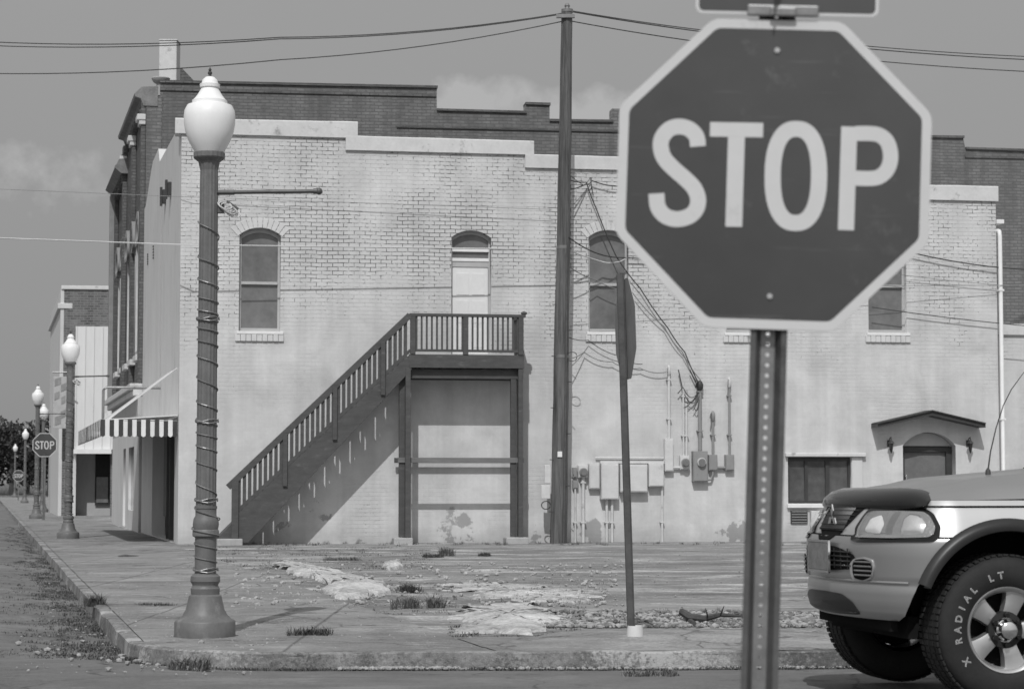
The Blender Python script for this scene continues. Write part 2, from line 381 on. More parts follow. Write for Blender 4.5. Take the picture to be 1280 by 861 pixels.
# a cumulus bank low over the middle of the building
def blob(cx_, cz_, rx, rz):
    a = math_(nt, 'DIVIDE', math_(nt, 'SUBTRACT', sx.outputs[0], cx_), rx); c_ = math_(nt, 'DIVIDE', math_(nt, 'SUBTRACT', sx.outputs[2], cz_), rz)
    return math_(nt, 'SUBTRACT', 1, math_(nt, 'ADD', math_(nt, 'MULTIPLY', a, a), math_(nt, 'MULTIPLY', c_, c_)))
def dirp(px, py): return ray(px, py).normalized()
d1 = dirp(605, 128); d2 = dirp(720, 142); d3 = dirp(40, 215)
m1 = math_(nt, 'MAXIMUM', blob(d1.x, d1.z, .030, .014), math_(nt, 'MAXIMUM', blob(d2.x, d2.z, .05, .013), math_(nt, 'MULTIPLY', blob(d3.x, d3.z, .03, .016), .35)))
fr = math_(nt, 'GREATER_THAN', sx.outputs[1], 0)
cm = math_(nt, 'MULTIPLY', mapr(nt, math_(nt, 'ADD', m1, math_(nt, 'MULTIPLY', math_(nt, 'SUBTRACT', noise_(nt, tc.outputs['Generated'], 55, 6, .6), .5), 2.2)), .05, .75), fr)
wisp = mapr(nt, cn, .50, .75, 0, .10)
amt = math_(nt, 'ADD', math_(nt, 'MULTIPLY', cm, .55), math_(nt, 'MULTIPLY', wisp, .5))
base = math_(nt, 'ADD', base, math_(nt, 'MULTIPLY', amt, 2.0))
cb = N(nt, 'ShaderNodeCombineColor')
for i in range(3): L(nt, base, cb.inputs[i])
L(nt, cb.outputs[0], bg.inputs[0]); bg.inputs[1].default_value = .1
sd = bpy.data.lights.new('sun', 'SUN'); so = bpy.data.objects.new('sun', sd); col.objects.link(so)
sd.energy = 2.6; sd.angle = R(.5); sd.color = (1, 1, 1)
dirv = Vector((.12, 1, 0)).normalized() * math.cos(SUN_EL) - Vector((0, 0, math.sin(SUN_EL)))
so.rotation_euler = dirv.to_track_quat('-Z', 'Y').to_euler()

# ------------------------------------------------------------------ ground, roads, kerb
K0 = G(158, 803)                       # a point of the long kerb
SL = -.2466
Y0 = G(700, 818).y
def kerbx(Y): return K0.x + SL * (Y - K0.y)
RAD = 1.1
def yf(k):                             # front edge of the block at distance k from the long kerb
    b_ = Y0 + .05 * k - .12
    if k < RAD: b_ += RAD - math.sqrt(max(0, RAD*RAD - (RAD-k)**2))
    return b_
def inblock(X, Y):
    k = X - kerbx(Y); return k > 0 and Y > yf(k)
def fbm(x, y, s=1.0, o=4): return noise.fractal(Vector((x*s, y*s, 3.7)), 1.0, 2.0, o)
def ground_z(X, Y):
    z = .010 * fbm(X, Y, .5) + .006 * fbm(X, Y, 2.2)
    return z
mb = MB(); mb.box(-1500, 1500, -300, 2500, -.6, -.22)
single('ground', mb, EARTHM, kind='structure')
# road sheet (both streets), crowned
def road_z(X, Y):
    k = X - kerbx(Y); dl = -k; df = (yf(max(k, 0)) - Y)
    d = max(dl, df)
    if d < 0: return -.16
    z = -.11 + .145 * (1 - math.exp(-d / 1.7))
    if d > 6: z -= .012 * (d - 6)
    return max(z, -.13) + .006 * fbm(X, Y, .6)
xs = [-60, -40, -28] + [-20 + .5*i for i in range(0, 90)] + [28, 36, 50, 80]
ys = [-40, -20, -5, 2] + [6 + .3*i for i in range(0, 36)] + [17 + .7*i for i in range(0, 50)] + [55 + 6*i for i in range(0, 26)] + [230, 300]
mb = MB(); mb.grid([[(x, y, road_z(x, y)) for x in xs] for y in ys])
single('road', mb, ROADM, kind='structure', smooth=60)
# the block: pavement and lot
ks = [0, .12, .25, .4, .6, .85, 1.1] + [1.4 + .35*i for i in range(0, 60)] + [24, 30, 40, 60]
ts = [0, .1, .25] + [.5 + .3*i for i in range(0, 90)] + [28 + 3*i for i in range(0, 45)]
rows = []
for t in ts:
    r_ = []
    for k in ks:
        Y = yf(k) + t; X = kerbx(Y) + k
        r_.append((X, Y, ground_z(X, Y) * min(1, t / .5) * min(1, k / .4)))
    rows.append(r_)
mb = MB(); mb.grid(rows); single('lot', mb, LOTM, kind='structure', smooth=60)
def walk_sheet(name, k0, k1, t0, t1, mat, dz=.012, nk=8, nt_=40, far=False):
    rows = []
    for j in range(nt_+1):
        t = t0 + (t1-t0) * (j/nt_) ** (2 if far else 1); r_ = []
        for i in range(nk+1):
            k = k0 + (k1-k0)*i/nk; Y = yf(k) + t; X = kerbx(Y) + k
            jag = 0
            if i == nk and not far: k += .1
            X = kerbx(Y) + k
            r_.append((X, Y, ground_z(X, Y) * min(1, t/.5) * min(1, k/.4) + dz))
        rows.append(r_)
    mb = MB(); mb.grid(rows); return single(name, mb, mat, kind='structure', smooth=60)
walk_sheet('pavement', .13, 2.55, .15, 110, WALKM, nk=14, nt_=150, far=True)
walk_sheet('pavement', 2.56, 16, .16, 1.55, SLABM, nk=60, nt_=8, dz=.014)
# near pavement, where the camera and the near sign stand
mb = MB(); mb.box(-40, 40, -6, 6.8, -.3, 0); single('pavement', mb, WALKM, kind='structure', bev=.02)
# kerb
path = []
Yk = 125.0
while Yk > Y0 + RAD + .6: path.append((kerbx(Yk), Yk)); Yk -= max(.25, (Yk-Y0)*.02)
for i in range(0, 14):
    k = RAD * (1 - math.cos(PI/2 * i/13)); Y = yf(k); path.append((kerbx(Y)+k, Y))
k = RAD + .2
while k < 30: Y = yf(k); path.append((kerbx(Y)+k, Y)); k += .2
mb = MB(); rows = []
for i, (x, y) in enumerate(path):
    a = Vector(path[max(0, i-1)]); b_ = Vector(path[min(len(path)-1, i+1)]); t = (b_-a).normalized(); n = Vector((t.y, -t.x)) * 1
    # n should point into the road
    if inblock(x + n.x*.3, y + n.y*.3): n = -n
    wz = .012 * fbm(x, y, 1.6); wn = .022 * fbm(x+9, y, 2.5)
    wn2 = .5*wn; pr = [(-.115, .006), (-.11, .018), (-.02+wn2, .019), (.000+wn2, .010), (.006 + wn, -.05), (.012 + wn, -.14)]
    rows.append([(x + n.x*q, y + n.y*q, z + wz) for q, z in pr])
mb.grid(rows); single('kerb', mb, KERBM, kind='structure', smooth=50)

# ------------------------------------------------------------------ rubble, slabs, weeds
def rock(mb, c, s, flat=.6, seed=0):
    rnd = random.Random(seed); bm = bmesh.new(); bmesh.ops.create_icosphere(bm, subdivisions=1, radius=1)
    a = rnd.uniform(0, 2*PI); ca, sa = math.cos(a), math.sin(a); sx_, sy_ = rnd.uniform(.7, 1.3), rnd.uniform(.6, 1.1)
    vs = []
    for v in bm.verts:
        q = v.co * rnd.uniform(.72, 1.2); x, y = q.x*sx_, q.y*sy_
        vs.append(Vector((c[0] + s*(x*ca - y*sa), c[1] + s*(x*sa + y*ca), c[2] + s*flat*q.z)))
    mb.add(vs, [tuple(v.index for v in f.verts) for f in bm.faces]); bm.free()
def scatter(n, region, smin, smax, zoff=0, pw=2.5, seed=1, flat=.6):
    rnd = random.Random(seed); mb = MB()
    for i in range(n):
        X, Y = region(rnd); s = smin + (smax-smin) * rnd.random()**pw
        z = (ground_z(X, Y) if inblock(X, Y) else road_z(X, Y)) + .012
        rock(mb, (X, Y, z + s*.15 + zoff), s, flat, rnd.randint(0, 10**6))
    return mb
def pxreg(x0, x1, y0, y1):
    def f(r):
        while True:
            p = G(r.uniform(x0, x1), r.uniform(y0, y1)); return p.x, p.y
    return f
def gutter(x0, x1, w=.28):
    def f(r):
        px = r.uniform(x0, x1); p = G(px, 820); k = p.x - kerbx(p.y); Y = yf(k)
        d = .03 + abs(r.gauss(0, w)); return kerbx(Y) + k, Y - d
    return f
def strip(x0, x1, ya, yb, zz=0):
    def f(r):
        p = G(r.uniform(x0, x1), r.uniform(ya, yb)); return p.x, p.y
    return f
single('gravel', scatter(2700, strip(640, 1110, 768, 785), .006, .042, seed=2, pw=3.5), STONE, kind='stuff')
single('gravel', scatter(2600, strip(640, 1110, 766, 785), .006, .038, seed=22, pw=3), DSTONE, kind='stuff')
single('gravel', scatter(420, gutter(430, 570, .10), .005, .03, seed=3, pw=2), STONE, kind='stuff')
single('gravel', scatter(500, gutter(560, 1090, .16), .004, .026, seed=31, pw=3), STONE, kind='stuff')
single('gravel', scatter(1500, strip(290, 780, 704, 760), .005, .045, seed=4, pw=5), BROKEN, kind='stuff')
single('gravel', scatter(700, strip(60, 620, 690, 812), .004, .016, seed=5, pw=3), STONE, kind='stuff')
single('gravel', scatter(160, strip(20, 330, 780, 845), .006, .035, seed=6, pw=4), STONE, kind='stuff')
single('gravel', scatter(320, strip(700, 1010, 690, 764), .004, .018, seed=7, pw=3), STONE, kind='stuff')

def broken_slab(outline_px, th, label, mat, seed=0, tilt=(0, 0), hump=0.0, rough=.05, edge=None):
    pts = [G(x, y) for x, y in outline_px]; n = len(pts); P = []
    for i in range(n):                 # ragged outline
        a, b_ = pts[i], pts[(i+1) % n]; m = max(2, int((b_-a).length / .07))
        for j in range(m):
            q = a.lerp(b_, j/m); q = q + Vector((fbm(q.x+seed, q.y, 3), fbm(q.x, q.y+seed, 3), 0)) * rough; P.append(q)
    c = sum(P, Vector()) / len(P); mb = MB(); rings = []
    for k, f in enumerate((0, .15, .3, .42, .54, .64, .74, .82, .89, .95, 1.0, 1.04)):
        rr = []
        for p in P:
            q = c.lerp(p, f); g = ground_z(q.x, q.y)
            h = th*(1 - .5*f**4) + hump * math.cos(min(1, f) * PI/2) + tilt[0]*(q.x-c.x) + tilt[1]*(q.y-c.y) + (.014 if mat is BROKEN2 else .004)*(fbm(q.x+seed, q.y, 4) + .9*fbm(q.x, q.y+seed, 13))
            if f == 1.0: h = h*.8 - .006 + .016*fbm(q.x, q.y+seed, 9)
            if f > 1: h = -.04
            rr.append((q.x, q.y, g + h))
        rr.append(rr[0]); rings.append(rr)
    mb.grid(rings)
    return single('concrete_slab', mb, mat, label, 'broken slab', base=(c.x, c.y, 0), smooth=35)
broken_slab([(628,803),(700,790),(800,786),(905,787),(985,790),(1075,795),(1085,812),(900,812),(760,813),(690,812),(640,812)], .02, 'long low humped concrete slab behind the kerb at the foot of the leaning sign post', SLABM, 1, hump=.035, rough=.03)
broken_slab([(578,790),(583,770),(610,757),(640,755),(680,764),(712,772),(690,782),(640,794)], .035, 'pale crumbling concrete slab with ragged edge left of the gravel strip', BROKEN2, 2, hump=.015, rough=.30)
broken_slab([(410,742),(418,731),(452,726),(474,732),(478,744),(440,749)], .10, 'broken end of an old raised kerb in the lot, pale stone face', BROKEN2, 3, rough=.16)
broken_slab([(340,707),(352,702),(400,712),(456,726),(418,731),(375,719)], .06, 'low old concrete edging running back into the lot', BROKEN2, 4, rough=.14)
broken_slab([(478,707),(500,704),(504,710),(484,713)], .08, 'small loose pale concrete lump lying alone in the lot', BROKEN2, 5, rough=.05)
broken_slab([(560,727),(640,730),(735,738),(700,752),(600,747)], .012, 'thin pale worn concrete patch in the middle of the lot', BROKEN2, 6, rough=.45)
def blades(mb, X, Y, z, n, h, sp_, rnd):
    n = int(n*1.8)
    for i in range(n):
        a = rnd.uniform(0, 2*PI); r_ = sp_ * math.sqrt(rnd.random()); x, y = X + r_*math.cos(a), Y + r_*math.sin(a)
        hh = h * rnd.uniform(.4, 1) * (1 - .5*r_/max(sp_, .01)); ln = rnd.uniform(.2, 1.3) * hh; b_ = rnd.uniform(0, 2*PI); w = rnd.uniform(.0018, .0045)
        dx, dy = math.cos(b_), math.sin(b_); nx, ny = -dy*w, dx*w
        mb.add([(x-nx, y-ny, z), (x+nx, y+ny, z), (x+dx*ln*.4+nx*.8, y+dy*ln*.4+ny*.8, z+hh*.65), (x+dx*ln*.4-nx*.8, y+dy*ln*.4-ny*.8, z+hh*.65), (x+dx*ln, y+dy*ln, z+hh)],
               [(0,1,2,3), (3,2,4)])
GRASS = surf('dry_grass', .085, .8, .45, 3, bmp=0)
GRASSL = surf('pale_weed', .15, .8, .4, 3, bmp=0)
def grassband(reg, n, h, seed, nb=(4, 12), sp_=.06):
    rnd = random.Random(seed); mb = MB()
    for i in range(n):
        X, Y = reg(rnd); z = ground_z(X, Y) if inblock(X, Y) else road_z(X, Y)
        if fbm(X, Y, 1.3) < -.05 and rnd.random() < .75: continue
        blades(mb, X, Y, z - .005, rnd.randint(*nb), h, sp_, rnd)
    return mb
def leftgutter(y0, y1, w, off=.0):
    def f(r):
        p = G(60, r.uniform(y0, y1)); Y = p.y; return kerbx(Y) - off - abs(r.gauss(0, w)), Y
    return f
single('grass', grassband(gutter(165, 1090, .10), 900, .045, 11), GRASS, kind='stuff')
single('grass', grassband(leftgutter(655, 812, .28, .02), 1500, .045, 12), GRASS, kind='stuff')
single('grass', grassband(leftgutter(690, 812, .6, .05), 1100, .028, 13), GRASSL, kind='stuff')
single('grass', grassband(strip(225, 560, 683, 712), 420, .045, 14, (5, 14), .12), GRASS, kind='stuff')
single('grass', grassband(strip(420, 760, 728, 770), 260, .05, 15, (3, 9)), GRASSL, kind='stuff')
single('grass', grassband(strip(560, 720, 783, 797), 60, .04, 16), GRASS, kind='stuff')
single('grass', grassband(strip(225, 1240, 679, 681.5), 160, .10, 17), GRASS, kind='stuff')
single('grass', grassband(strip(640, 960, 762, 784), 60, .06, 18), GRASSL, kind='stuff')
tuft_places = [(385,795,.11,.32,'wide low grass tuft growing from the pavement right of the near lamp'),
    (428,700,.10,.55,'low dark weed patch in the lot in front of the foot of the stairs'),
    (541,697,.10,.28,'small weed tuft in the lot left of the landing posts'),
    (558,695,.22,.20,'taller spiky weed standing below the landing'),
    (606,695,.10,.15,'lone weed tuft near the right landing post'),
    (522,760,.20,.45,'bushy pale weeds right of the broken kerb end'),
    (512,740,.16,.22,'weed clump growing against the pale broken kerb end'),
    (160,696,.07,.25,'small flat grass tuft on the pavement beyond the near lamp'),
    (118,757,.17,.13,'upright weed growing out of the corner kerb joint'),
    (236,829,.14,.22,'dark grass clump at the kerb below the near lamp'),
    (195,757,.06,.35,'long flat grass tuft in a pavement joint left of the near lamp'),
    (812,838,.06,.3,'grass tuft in the gutter left of the near sign post')]
for i, (px, py, h, w, lab) in enumerate(tuft_places):
    p = G(px, py); rnd = random.Random(100+i); mb = MB(); z = ground_z(p.x, p.y) if inblock(p.x, p.y) else road_z(p.x, p.y)
    for q in range(22):
        blades(mb, p.x + rnd.uniform(-w*.5, w*.5), p.y + rnd.gauss(0, .06), z, 14, h, .05, rnd)
    single('weed_tuft', mb, GRASS if i % 2 == 0 else GRASSL, lab, 'weeds', base=(p.x, p.y, z), group='weed tufts on the lot and kerb')
# dead branch on the gravel
mb = MB(); a = G(852, 764, .05); b_ = G(928, 768, .04)
pts = [G(852, 764, .10), G(863, 771, .06), G(880, 773, .05), G(900, 768, .07), G(928, 770, .05)]
mb.tube(pts, [.03, .035, .03, .02, .01], 7); mb.tube([G(852, 768, .03), G(868, 779, .03)], [.03, .02], 7)
mb.tube([G(885, 772, .05), G(882, 760, .16)], [.008, .003], 5); mb.tube([G(900, 770, .05), G(905, 757, .18)], [.008, .003], 5)
single('dead_branch', mb, surf('dead_wood', .07, .9, .4, 12), 'gnarled dark dead branch lying on the gravel left of the near sign post', 'branch', base=pts[0], smooth=40)

# ------------------------------------------------------------------ white brick building
W = WALL
def wx(px, py=450, y=0): return W.px(px, py, y)[0]
def wz(px, py, y=0): return W.px(px, py, y)[1]
bldg = thing('white_brick_building', 'long two storey white painted brick building with stepped coping and arched windows', 'building', (0,0,0), W)
xr = wx(1247, 420)
cop = [  # x0px, x1px, top left y, bottom y, top right y
    (221, 447, 148, 167, 151), (432, 667, 170, 188, 177), (656, 880, 193, 210, 200), (870, 1040, 213, 231, 216), (1030, 1248, 229, 247, 232)]
cz = []
for x0, x1, yt, yb, yt2 in cop:
    cz.append((wx(x0, yt), wx(x1, yt), wz(x0, yt), wz(x0, yb)))
steps = []
bounds = [0] + [(cz[i][1] if i < 4 else xr) for i in range(5)]
out = [(0, -.3), (xr, -.3)]
for i in range(4, -1, -1):
    xa = bounds[i]; xb = bounds[i+1]
    out += [(xb, cz[i][3] + .05), (xa, cz[i][3] + .05)]
out[-1] = (0, out[-1][1])
WIN = [(298, 350, 285, 414), (736, 786, 288, 415), (908, 957, 289, 416), (1086, 1134, 291, 416)]
holes = []; wins = []
for x0, x1, yt, yb in WIN:
    X0, X1 = wx(x0), wx(x1); zb = wz((x0+x1)/2, yb); zt = wz((x0+x1)/2, yt); wins.append((X0, X1, zb, zt)); holes.append(arch(X0, X1, zb, zt-.15, zt))
DX0, DX1 = wx(564), wx(614); DB, DT = wz(590, 443), wz(590, 288); holes.append(arch(DX0, DX1, DB, DT-.15, DT))
LX0, LX1, LZ0, LZ1 = wx(985, 600), wx(1064, 600), wz(1020, 629), wz(1020, 571); holes.append([(LX0,LZ0),(LX1,LZ0),(LX1,LZ1),(LX0,LZ1)])
EX0, EX1, ET = wx(1129, 600), wx(1195, 600), wz(1162, 540); holes.append(arch(EX0, EX1, 0.02, ET-.28, ET))
wall = part('wall', plate([out] + holes, 0, .36), WHITE_BRICK, bldg)
# rest of the shell (roof, back)
mb = MB(); mb.box(.36, xr, .362, .366+.3, 0, 5.9)   # inner leaf, closes the openings' view
DEP = 8.6
mb2 = MB(); mb2.box(.3, xr, .7, DEP, 6.0, 6.3)
part('roof', mb2, DARKIN, bldg)
part('inner_wall', MB().box(.4, xr-.1, .62, .70, 0, 6.0), DARKIN, bldg)
part('wall', MB().box(xr-.35, xr-.002, .37, DEP, 0, cz[4][3]-.1), WHITE_BRICK, bldg)
for i, (a, b_, zt, zb) in enumerate(cz):
    m = MB(); n = 14; top = []
    xa, xb = (a-.03 if i == 0 else a), min(b_, xr+.04)
    slope = (wz(cop[i][1], cop[i][4]) - zt) * .5
    rows = []
    for j in range(n+1):
        x = xa + (xb-xa)*j/n; q = slope*j/n + .006*fbm(x, i, 2)
        rows.append([(x, .40, zb), (x, -.055, zb + .004*fbm(x, 1, 5)), (x, -.06, zt+q-.02), (x, -.04, zt+q), (x, .40, zt+q+.01)])
    m.grid(rows); m.f.append(tuple(range(len(m.v)-5, len(m.v)))); m.f.append(tuple(range(0, 5)))
    part('coping', m, COPING, bldg, smooth=30)
def sash(X0, X1, zb, zt, parent, midf=.47, mat=FRAMEM):
    d0, d1 = .13, .18; w = .05
    fr = part('window', plate([arch(X0+.004, X1-.004, zb+.004, zt-.154, zt-.004), arch(X0+w, X1-w, zb+w*1.4, zt-.15-w, zt-w*1.6)], d0, d1), mat, parent)
    part('frame', MB().box(X0+w, X1-w, d0-.02, d1+.01, zb+(zt-zb)*midf-.028, zb+(zt-zb)*midf+.028), mat, fr, bev=.004)
    p = plate([arch(X0+.01, X1-.01, zb+.01, zt-.16, zt-.01)], d1-.015, d1-.005); part('pane', p, GLASS, fr)
    # pulled shade lines behind glass
    m = MB().box(X0-.04, X1+.06, -.05, .12, zb-.06, zb-.002); part('sill', m, FRAMEW, fr, bev=.006)
    m = MB(); n = max(6, int((X1-X0+.14)/.105)); 
    for j in range(n):
        xa = X0-.07 + (X1-X0+.14)*j/n; m.box(xa+.003, xa+(X1-X0+.14)/n-.003, -.04-.006*(j%2), .02, zb-.20, zb-.062)
    part('brick_sill', m, COPING, fr, bev=.008)
    # arch ring, slightly proud headers
    m = MB(); h = (X1-X0)/2; cx_ = (X0+X1)/2; s_ = .15; rr = (h*h+s_*s_)/(2*s_); a = math.asin(h/rr); c0 = zt-rr; K = 11
    for j in range(K):
        a0 = -a*1.08 + 2.16*a*(j+.06)/K; a1 = -a*1.08 + 2.16*a*(j+.94)/K
        P = [(cx_+q*math.sin(t_), -.012, c0+q*math.cos(t_)) for q, t_ in ((rr+.006, a0), (rr+.006, a1), (rr+.21, a1), (rr+.21, a0))]
        m.quadbox(P, (0, .03, 0))
    part('arch_bricks', m, COPING, fr, bev=.004)
for w_ in wins: sash(*w_, bldg)
# upper door
ff = part('door_frame', plate([arch(DX0+.004, DX1-.004, DB+.004, DT-.154, DT-.004), [(DX0+.04,DB+.02),(DX1-.04,DB+.02),(DX1-.04,wz(590,333)),(DX0+.04,wz(590,333))], arch(DX0+.04, DX1-.04, wz(590,326), DT-.2, DT-.07)], .13, .19), FRAMEM, bldg)
d_ = part('door', MB().box(DX0+.045, DX1-.045, .145, .18, DB+.01, wz(590,333)-.004), DOORW, bldg)
mm = MB()
for a0, a1, b0, b1 in ((.1,.46,.08,.3),(.54,.9,.08,.3),(.1,.46,.36,.62),(.54,.9,.36,.62),(.1,.46,.68,.93),(.54,.9,.68,.93)):
    ww, hh = DX1-DX0-.09, wz(590,333)-DB; mm.box(DX0+.045+ww*a0, DX0+.045+ww*a1, .138, .15, DB+hh*b0, DB+hh*b1)
part('door_panel', mm, DOORW, bldg, bev=.006)
tr = part('transom', plate([arch(DX0+.02, DX1-.02, wz(590,330), DT-.17, DT-.02)], .165, .17), GLASS, bldg)
part('transom_bar', MB().box(DX0+.03, DX1-.03, .115, .15, wz(590,314), wz(590,310)).box(DX0+.03, DX1-.03, .115, .15, wz(590,326), wz(590,322)), FRAMEW, bldg)
# lower window with three lights
lw = part('window', plate([[(LX0+.003,LZ0+.003),(LX1-.003,LZ0+.003),(LX1-.003,LZ1-.003),(LX0+.003,LZ1-.003)]] + [[(a+.0,LZ0+.05),(b_,LZ0+.05),(b_,LZ1-.08),(a,LZ1-.08)] for a, b_ in
     ((LX0+.05, wx(1007,600)), (wx(1011,600), wx(1033,600)), (wx(1038,600), LX1-.05))], .06, .12), FRAMED, bldg)
part('pane', MB().box(LX0+.02, LX1-.02, .095, .105, LZ0+.02, LZ1-.02), glassmat('shop_glass', .075, .6), lw)
part('lintel', MB().box(wx(981,570), wx(1081,570), -.10, -.003, LZ1+.005, LZ1+.085), COPING, lw, bev=.015)
part('sill', MB().box(LX0-.03, LX1+.05, -.08, .05, LZ0-.09, LZ0-.003), FRAMEW, lw, bev=.01)
part('trim', MB().box(LX1+.01, LX1+.24, -.03, -.003, LZ0-.08, LZ1), STUCCO, lw, bev=.01)
vx0, vx1, vz0, vz1 = wx(988,645), wx(1009,645), wz(1000,654), wz(1000,638)
v_ = part('vent', MB().box(vx0, vx1, -.03, -.003, vz0, vz1), FRAMED, bldg)
m = MB()
for j in range(5): zz = vz0+.02+(vz1-vz0-.04)*j/4; m.box(vx0+.02, vx1-.02, -.045, -.031, zz-.008, zz+.01)
part('louvre', m, BOXG, v_)
single('wall_box', MB().box(wx(1012,650), wx(1031,650), -.12, -.003, wz(1020,656), wz(1020,638)), GALVL, 'small pale utility box on the wall right of the dark vent', 'utility box', base=(wx(1020,650), 0, wz(1020,656)), frame=W, bev=.01)
# entrance door
zt_d = wz(1160,558); ef = part('door_frame', MB().box(EX0+.004, EX0+.11, .20, .30, .03, zt_d).box(EX1-.13, EX1-.004, .20, .30, .03, zt_d).box(EX0+.111, EX1-.131, .201, .30, zt_d-.11, zt_d-.001), FRAMED, bldg, bev=.004)
part('tympanum', plate([arch(EX0+.01, EX1-.01, wz(1160,557), ET-.285, ET-.01)], .2, .235), STUCCO2, bldg)
e_ = part('door', MB().box(EX0+.08, EX1-.1, .265, .29, .04, wz(1160,566)+.02), surf('entrance_door_paint', .15, .6, .2, 4), bldg)
part('handle', MB().box(EX0+.13, EX0+.16, .2, .262, wz(1145,608), wz(1145,594)), CHROME, e_, bev=.005)
# gable hood
pts = [W.px(1097, 530, -.4), W.px(1165, 514, -.4), W.px(1232, 530, -.4)]
hood = part('door_hood', MB().quadbox([(pts[0][0],-.4,pts[0][1]),(pts[1][0],-.4,pts[1][1]),(pts[2][0],-.4,pts[2][1]),(pts[2][0],-.4,pts[2][1]-.07),(pts[1][0],-.4,pts[1][1]-.085),(pts[0][0],-.4,pts[0][1]-.07)], (0,.395,0)), FRAMED, bldg)
m = MB()
for (a, b_) in ((pts[0], pts[1]), (pts[1], pts[2])):
    n = 12
    for j in range(n):
        x0, x1 = a[0]+(b_[0]-a[0])*j/n, a[0]+(b_[0]-a[0])*(j+1)/n; z0, z1 = a[1]+(b_[1]-a[1])*j/n, a[1]+(b_[1]-a[1])*(j+1)/n
        m.quadbox([(x0,-.44,z0+.004),(x1-.006,-.44,z1+.004),(x1-.006,-.44,z1+.028),(x0,-.44,z0+.028)], (0,.43,0))
part('shingle', m, surf('roof_shingle', .06, .9, .3, 9), hood)
for x in (1114, 1213):
    c = W.px(x, 556, -.16); X, Z = c
    t = thing('wall_lantern', 'small black wall lantern on the %s of the arched entrance' % ('left' if x < 1150 else 'right'), 'lantern', (X, 0, Z), W, 'lanterns beside the entrance')
    part('bracket', MB().tube([(X,-.003,Z+.05),(X,-.08,Z+.14),(X,-.16,Z+.16)], .009).box(X-.03,X+.03,-.02,-.003,Z-.03,Z+.1), FRAMED, t)
    part('lantern_cage', MB().lathe([(.01,-.17),(.025,-.13),(.03,-.12),(.055,.02),(.06,.03)], 6, (X,-.16,Z)), GLASSD, t)
    part('lantern_top', MB().lathe([(.075,.03),(.05,.07),(.02,.10),(.008,.15)], 6, (X,-.16,Z)), FRAMED, t)
# extension on the far right
xe = wx(1249, 500, .5); xe2 = xe + 6
ext = thing('brick_annex', 'lower white painted brick annex at the right end of the building', 'building', (xe, .5, 0), W)
ez = wz(1260, 405, .5)
part('wall', MB().box(xr+.003, xe2, .5, DEP-.5, 0, ez-.2), WHITE_BRICK, ext)
part('coping', MB().box(xr+.005, xe2, .44, DEP-.5, wz(1260,419,.5), ez), COPING, ext, bev=.015)
dp = MB(); X = wx(1249, 420, -.06) + .03
dp.tube([(X,.42,wz(1249,283)),(X,-.08,wz(1249,290)),(X,-.10,wz(1249,296)),(X,-.10,.25),(X,-.2,.12)], .045, 10)
dpo = thing('downpipe', 'white downpipe at the right corner of the brick building', 'pipe', (X,-.1,0), W)
part('pipe', dp, FRAMEW, dpo, smooth=50)
part('clip', MB().box(X-.06,X+.06,-.15,-.003,2.5,2.54), FRAMEW, dpo); part('clip', MB().box(X-.06,X+.06,-.15,-.003,5.2,5.24), FRAMEW, dpo)
part('outlet_head', MB().box(X-.06,X+.1,-.1,.3,wz(1249,280),wz(1249,275)), FRAMEW, dpo)

# ------------------------------------------------------------------ street facade of the white building
F = FAC
def fx(px, py=400, y=0): return F.px(px, py, y)[0]
T1 = fx(180, 300)
ztop = cz[0][2]
o_ = [(0, 0), (T1, 0), (T1, ztop-.55), (T1-.5, ztop-.50), (T1-1.2, ztop-.25), (T1-1.8, ztop), (T1-2.6, ztop+.25), (T1-4.2, ztop+.3), (T1-4.6, ztop-.05), (0, ztop-.05)]
dh = [(.9, .02), (T1-3.4, .02), (T1-3.4, 2.35), (.9, 2.35)]
bldg_f = part('facade', plate([o_, dh], -.30, -.002), STUCCO, bldg)
bldg_f.rotation_euler = (0, 0, F.ang - W.ang)       # the facade stands in the street frame
def fpart(name, mb, mat, parent, smooth=0, bev=0):   # a part drawn in the street frame under a thing of the wall frame
    me = mb.mesh(name, Vector((0,0,0)), smooth) if isinstance(mb, MB) else mb
    o = bpy.data.objects.new(name, me); col.objects.link(o); o.parent = parent; me.materials.append(mat); o.rotation_euler = (0, 0, F.ang - W.ang); BASE[o.name] = Vector((0,0,0))
    return finish(o, bev)
fpart('facade_end', MB().box(T1-.001, T1+.3, -DEP, -.3, 0, ztop-.6), STUCCO2, bldg)
m = MB().box(.9, T1-3.4, -1.2, -1.15, 0, 2.35)
fpart('shop_back', m, DARKIN, bldg)
fpart('shop_front', MB().box(1.5, 1.56, -.5, -.05, .02, 2.3).box(2.6, 2.66, -.5, -.05, .02, 2.3).box(1.5, 3.4, -.28, -.24, .02, .45).box(3.4, 3.46, -.3, -.05, .02, 2.3), surf('bronze_frame', .09, .5, .2, 5), bldg)
fpart('shop_glass', MB().box(1.56, T1-3.4, -.27, -.26, .45, 2.3), GLASSD, bldg)
for (px, py) in ((207, 246), (213.5, 237)):
    t0, z0 = F.px(px, py); fpart('facade_bracket', MB().box(t0-.15, t0+.15, 0, .07, z0-.14, z0+.14).box(t0-.05, t0+.05, .07, .12, z0-.2, z0+.2), FRAMED, bldg, bev=.005)
m = MB()
for i in range(5):
    t0, z0 = F.px(185, 318+i*3); m.box(t0-.06, t0+.06, 0, .02, z0-.02, z0+.015); t0, z0 = F.px(192, 308+i*3.6); m.box(t0-.06, t0+.06, 0, .02, z0-.02, z0+.015)
fpart('air_vent', m, FRAMED, bldg)
t0 = fx(201, 400); fpart('control_joint', MB().box(t0-.02, t0+.02, 0, .012, 3.4, 7.6), STUCCO2, bldg)
